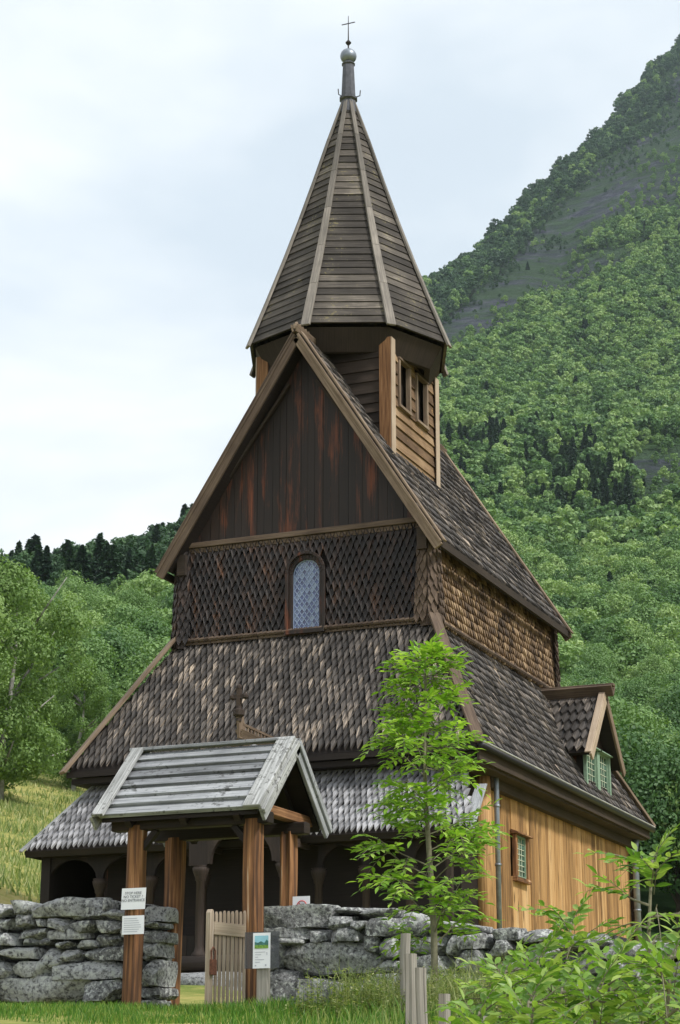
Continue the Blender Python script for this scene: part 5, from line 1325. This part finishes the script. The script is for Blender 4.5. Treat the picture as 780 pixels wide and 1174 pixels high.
# ------------------------------------------------------------------ the big birch on the meadow and its neighbours
def birch(az, D, H, seed, label, nb=90, w=.38, n=46000, size=.0088, name='birch_tree', leaf='leaf_birch', group=None):
    rs2 = np.random.RandomState(seed); p = pol(az, D); r_ = empty(name, p, label, 'tree', group)
    bl = []
    for i in range(nb):
        t = (i + .5) / nb; z = .10 + .86 * t; pr = math.sin(math.pi * min(1, (t * .86 + .12))) ** .6 * (1 if t < .7 else 1 - (t - .7) * .8)
        a = i * 2.4 + rs2.uniform(-.5, .5); rr = w * pr * rs2.uniform(.25, 1.0); r = w * .20 * rs2.uniform(.6, 1.3)
        bl.append(((math.cos(a) * rr, math.sin(a) * rr, z), (r, r, r * rs2.uniform(.8, 1.4))))
    vs, fs = leaf_cloud(rs2, bl, n, size, droop=1.1, shell=(.2, 1.05), aspect=1.8)
    # hanging sprays under the clumps
    me = np_mesh(name + '_crown', vs * H, fs, [M[leaf]])
    c = bpy.data.objects.new('crown', me); COL.objects.link(c); c.parent = r_
    mb = MB(); q = [V((0, 0, -.3)), V((.05, 0, H * .1)), V((-.02, .1, H * .25)), V((.25, .1, H * .42)), V((.35, .2, H * .62)), V((.30, .2, H * .85))]
    mb.tube(q, [H * .021, H * .017, H * .014, H * .011, H * .007, H * .003], 9)
    for k in range(12):
        i = 1 + k % 4; a = rs2.uniform(0, 6.28); l = H * w * rs2.uniform(.5, .9); e = q[i] + V((math.cos(a) * l, math.sin(a) * l, l * rs2.uniform(.4, 1.1))); mb.tube([q[i], q[i].lerp(e, .5), e], [H * .007, H * .005, H * .0015], 6)
    o = mb.build('trunk', M['birch_bark'], None, True); o.parent = r_
    return r_
def meadow_grass():
    rsx = np.random.RandomState(77); vs = []; fs = []
    for i in range(16000):
        az, D = rsx.uniform(-35, -28.5), 44 + 56 * rsx.rand() ** .8
        p = pol(az, D); dn = noise.noise(V((p.x * .25, p.y * .25, 4)))
        if dn < rsx.uniform(-.5, .25): continue
        h = rsx.uniform(.12, .42) * (.7 + dn); a = rsx.uniform(0, 6.28); s_ = V((math.cos(a), math.sin(a), 0)) * .03; d = V((rsx.uniform(-.5, .5), rsx.uniform(-.5, .5), 1)) * h; k = len(vs)
        vs += [p - s_, p + s_, p + d]; fs.append((k, k + 1, k + 2))
    me = bpy.data.meshes.new('meadow_grass'); me.from_pydata([tuple(v) for v in vs], [], fs); me.materials.append(M['weed'])
    tag_o = bpy.data.objects.new('meadow_grass', me); COL.objects.link(tag_o); tag(tag_o, 'rough yellowish grass on the meadow below the birches', 'grass', kind='stuff')
meadow_grass()
birch(-32.8, 82, 9.9, 41, 'large birch with drooping light green crown standing on the meadow left of the church')
birch(-35.2, 80, 10.5, 42, 'birch at the left border overlapping the large meadow birch')
birch(-30.7, 96, 6.6, 43, 'smaller birch between the large meadow birch and the church roof', nb=60, n=44000)

# ------------------------------------------------------------------ light, air, camera
SUN_EL, SUN_AZ = 48, 104      # degrees; azimuth measured clockwise from +Y
w = bpy.data.worlds.new('World'); scene.world = w; w.use_nodes = True; nt = w.node_tree; nt.nodes.clear()
sky = nt.nodes.new('ShaderNodeTexSky'); sky.sky_type = 'NISHITA'; sky.sun_disc = False; sky.sun_elevation = R(SUN_EL); sky.sun_rotation = R(SUN_AZ)
b1 = nt.nodes.new('ShaderNodeBackground'); b1.inputs[1].default_value = .10; nt.links.new(sky.outputs[0], b1.inputs[0])
tc = nt.nodes.new('ShaderNodeTexCoord').outputs['Generated']
mpn = nt.nodes.new('ShaderNodeMapping'); mpn.inputs['Scale'].default_value = (1, 1, 2.2); mpn.inputs['Location'].default_value = (.4, .2, .1); nt.links.new(tc, mpn.inputs[0])
n1 = noise_(nt, mpn.outputs[0], 2.6, 5, .5, .4); n2 = noise_(nt, mpn.outputs[0], 5.5, 4, .5)
t = math_(nt, 'ADD', math_(nt, 'MULTIPLY', n1, .75), math_(nt, 'MULTIPLY', n2, .25))
cc = ramp(nt, t, [(.36, (.62, .70, .77)), (.47, (.78, .83, .87)), (.56, (.945, .955, .97)), (.68, (1.0, 1.0, 1.0))])
b2 = nt.nodes.new('ShaderNodeBackground'); b2.inputs[1].default_value = .96; nt.links.new(cc, b2.inputs[0])
mx = nt.nodes.new('ShaderNodeMixShader'); cov = ramp(nt, t, [(.30, .90), (.50, 1.0)])
nt.links.new(cov, mx.inputs[0]); nt.links.new(b1.outputs[0], mx.inputs[1]); nt.links.new(b2.outputs[0], mx.inputs[2])
ow = nt.nodes.new('ShaderNodeOutputWorld'); nt.links.new(mx.outputs[0], ow.inputs[0])
sl_ = bpy.data.lights.new('sun', 'SUN'); sl_.energy = 3.3; sl_.angle = R(7); sl_.color = (1, .965, .91)
so = bpy.data.objects.new('sun', sl_); COL.objects.link(so)
d = V((math.sin(R(SUN_AZ)) * math.cos(R(SUN_EL)), math.cos(R(SUN_AZ)) * math.cos(R(SUN_EL)), math.sin(R(SUN_EL))))
so.rotation_euler = (-d).to_track_quat('-Z', 'Y').to_euler()

HAZE = 0.00006
if HAZE:
    mb = MB(); mb.box((-1900, -700, -40), (1500, 2300, 1250)); hz = mb.build('haze', [], None)
    hm = bpy.data.materials.new('haze'); hm.use_nodes = True; hn = hm.node_tree; hn.nodes.clear()
    pv = hn.nodes.new('ShaderNodeVolumePrincipled'); pv.inputs['Color'].default_value = (.72, .84, .98, 1); pv.inputs['Density'].default_value = HAZE; pv.inputs['Anisotropy'].default_value = .0
    ho = hn.nodes.new('ShaderNodeOutputMaterial'); hn.links.new(pv.outputs[0], ho.inputs['Volume']); hz.data.materials.append(hm)
    tag(hz, 'thin pale blue air between the churchyard and the mountain', 'haze', kind='stuff')

cam = bpy.data.cameras.new('camera'); co = bpy.data.objects.new('camera', cam); COL.objects.link(co)
co.location = CAM; co.rotation_euler = (R(90) + PITCH, 0, YAW)
cam.sensor_fit = 'VERTICAL'; cam.sensor_height = 24; cam.lens = FOC / 1174 * 24; cam.clip_end = 8000; cam.clip_start = .1
scene.camera = co
scene.view_settings.view_transform = 'Standard'; scene.view_settings.look = 'None'; scene.view_settings.exposure = .40; scene.view_settings.gamma = 1; scene.view_settings.use_curve_mapping = False
scene.render.engine = 'CYCLES'; scene.cycles.volume_bounces = 1; scene.cycles.max_bounces = 6; scene.cycles.transparent_max_bounces = 8
scene.render.resolution_x = 680; scene.render.resolution_y = 1024
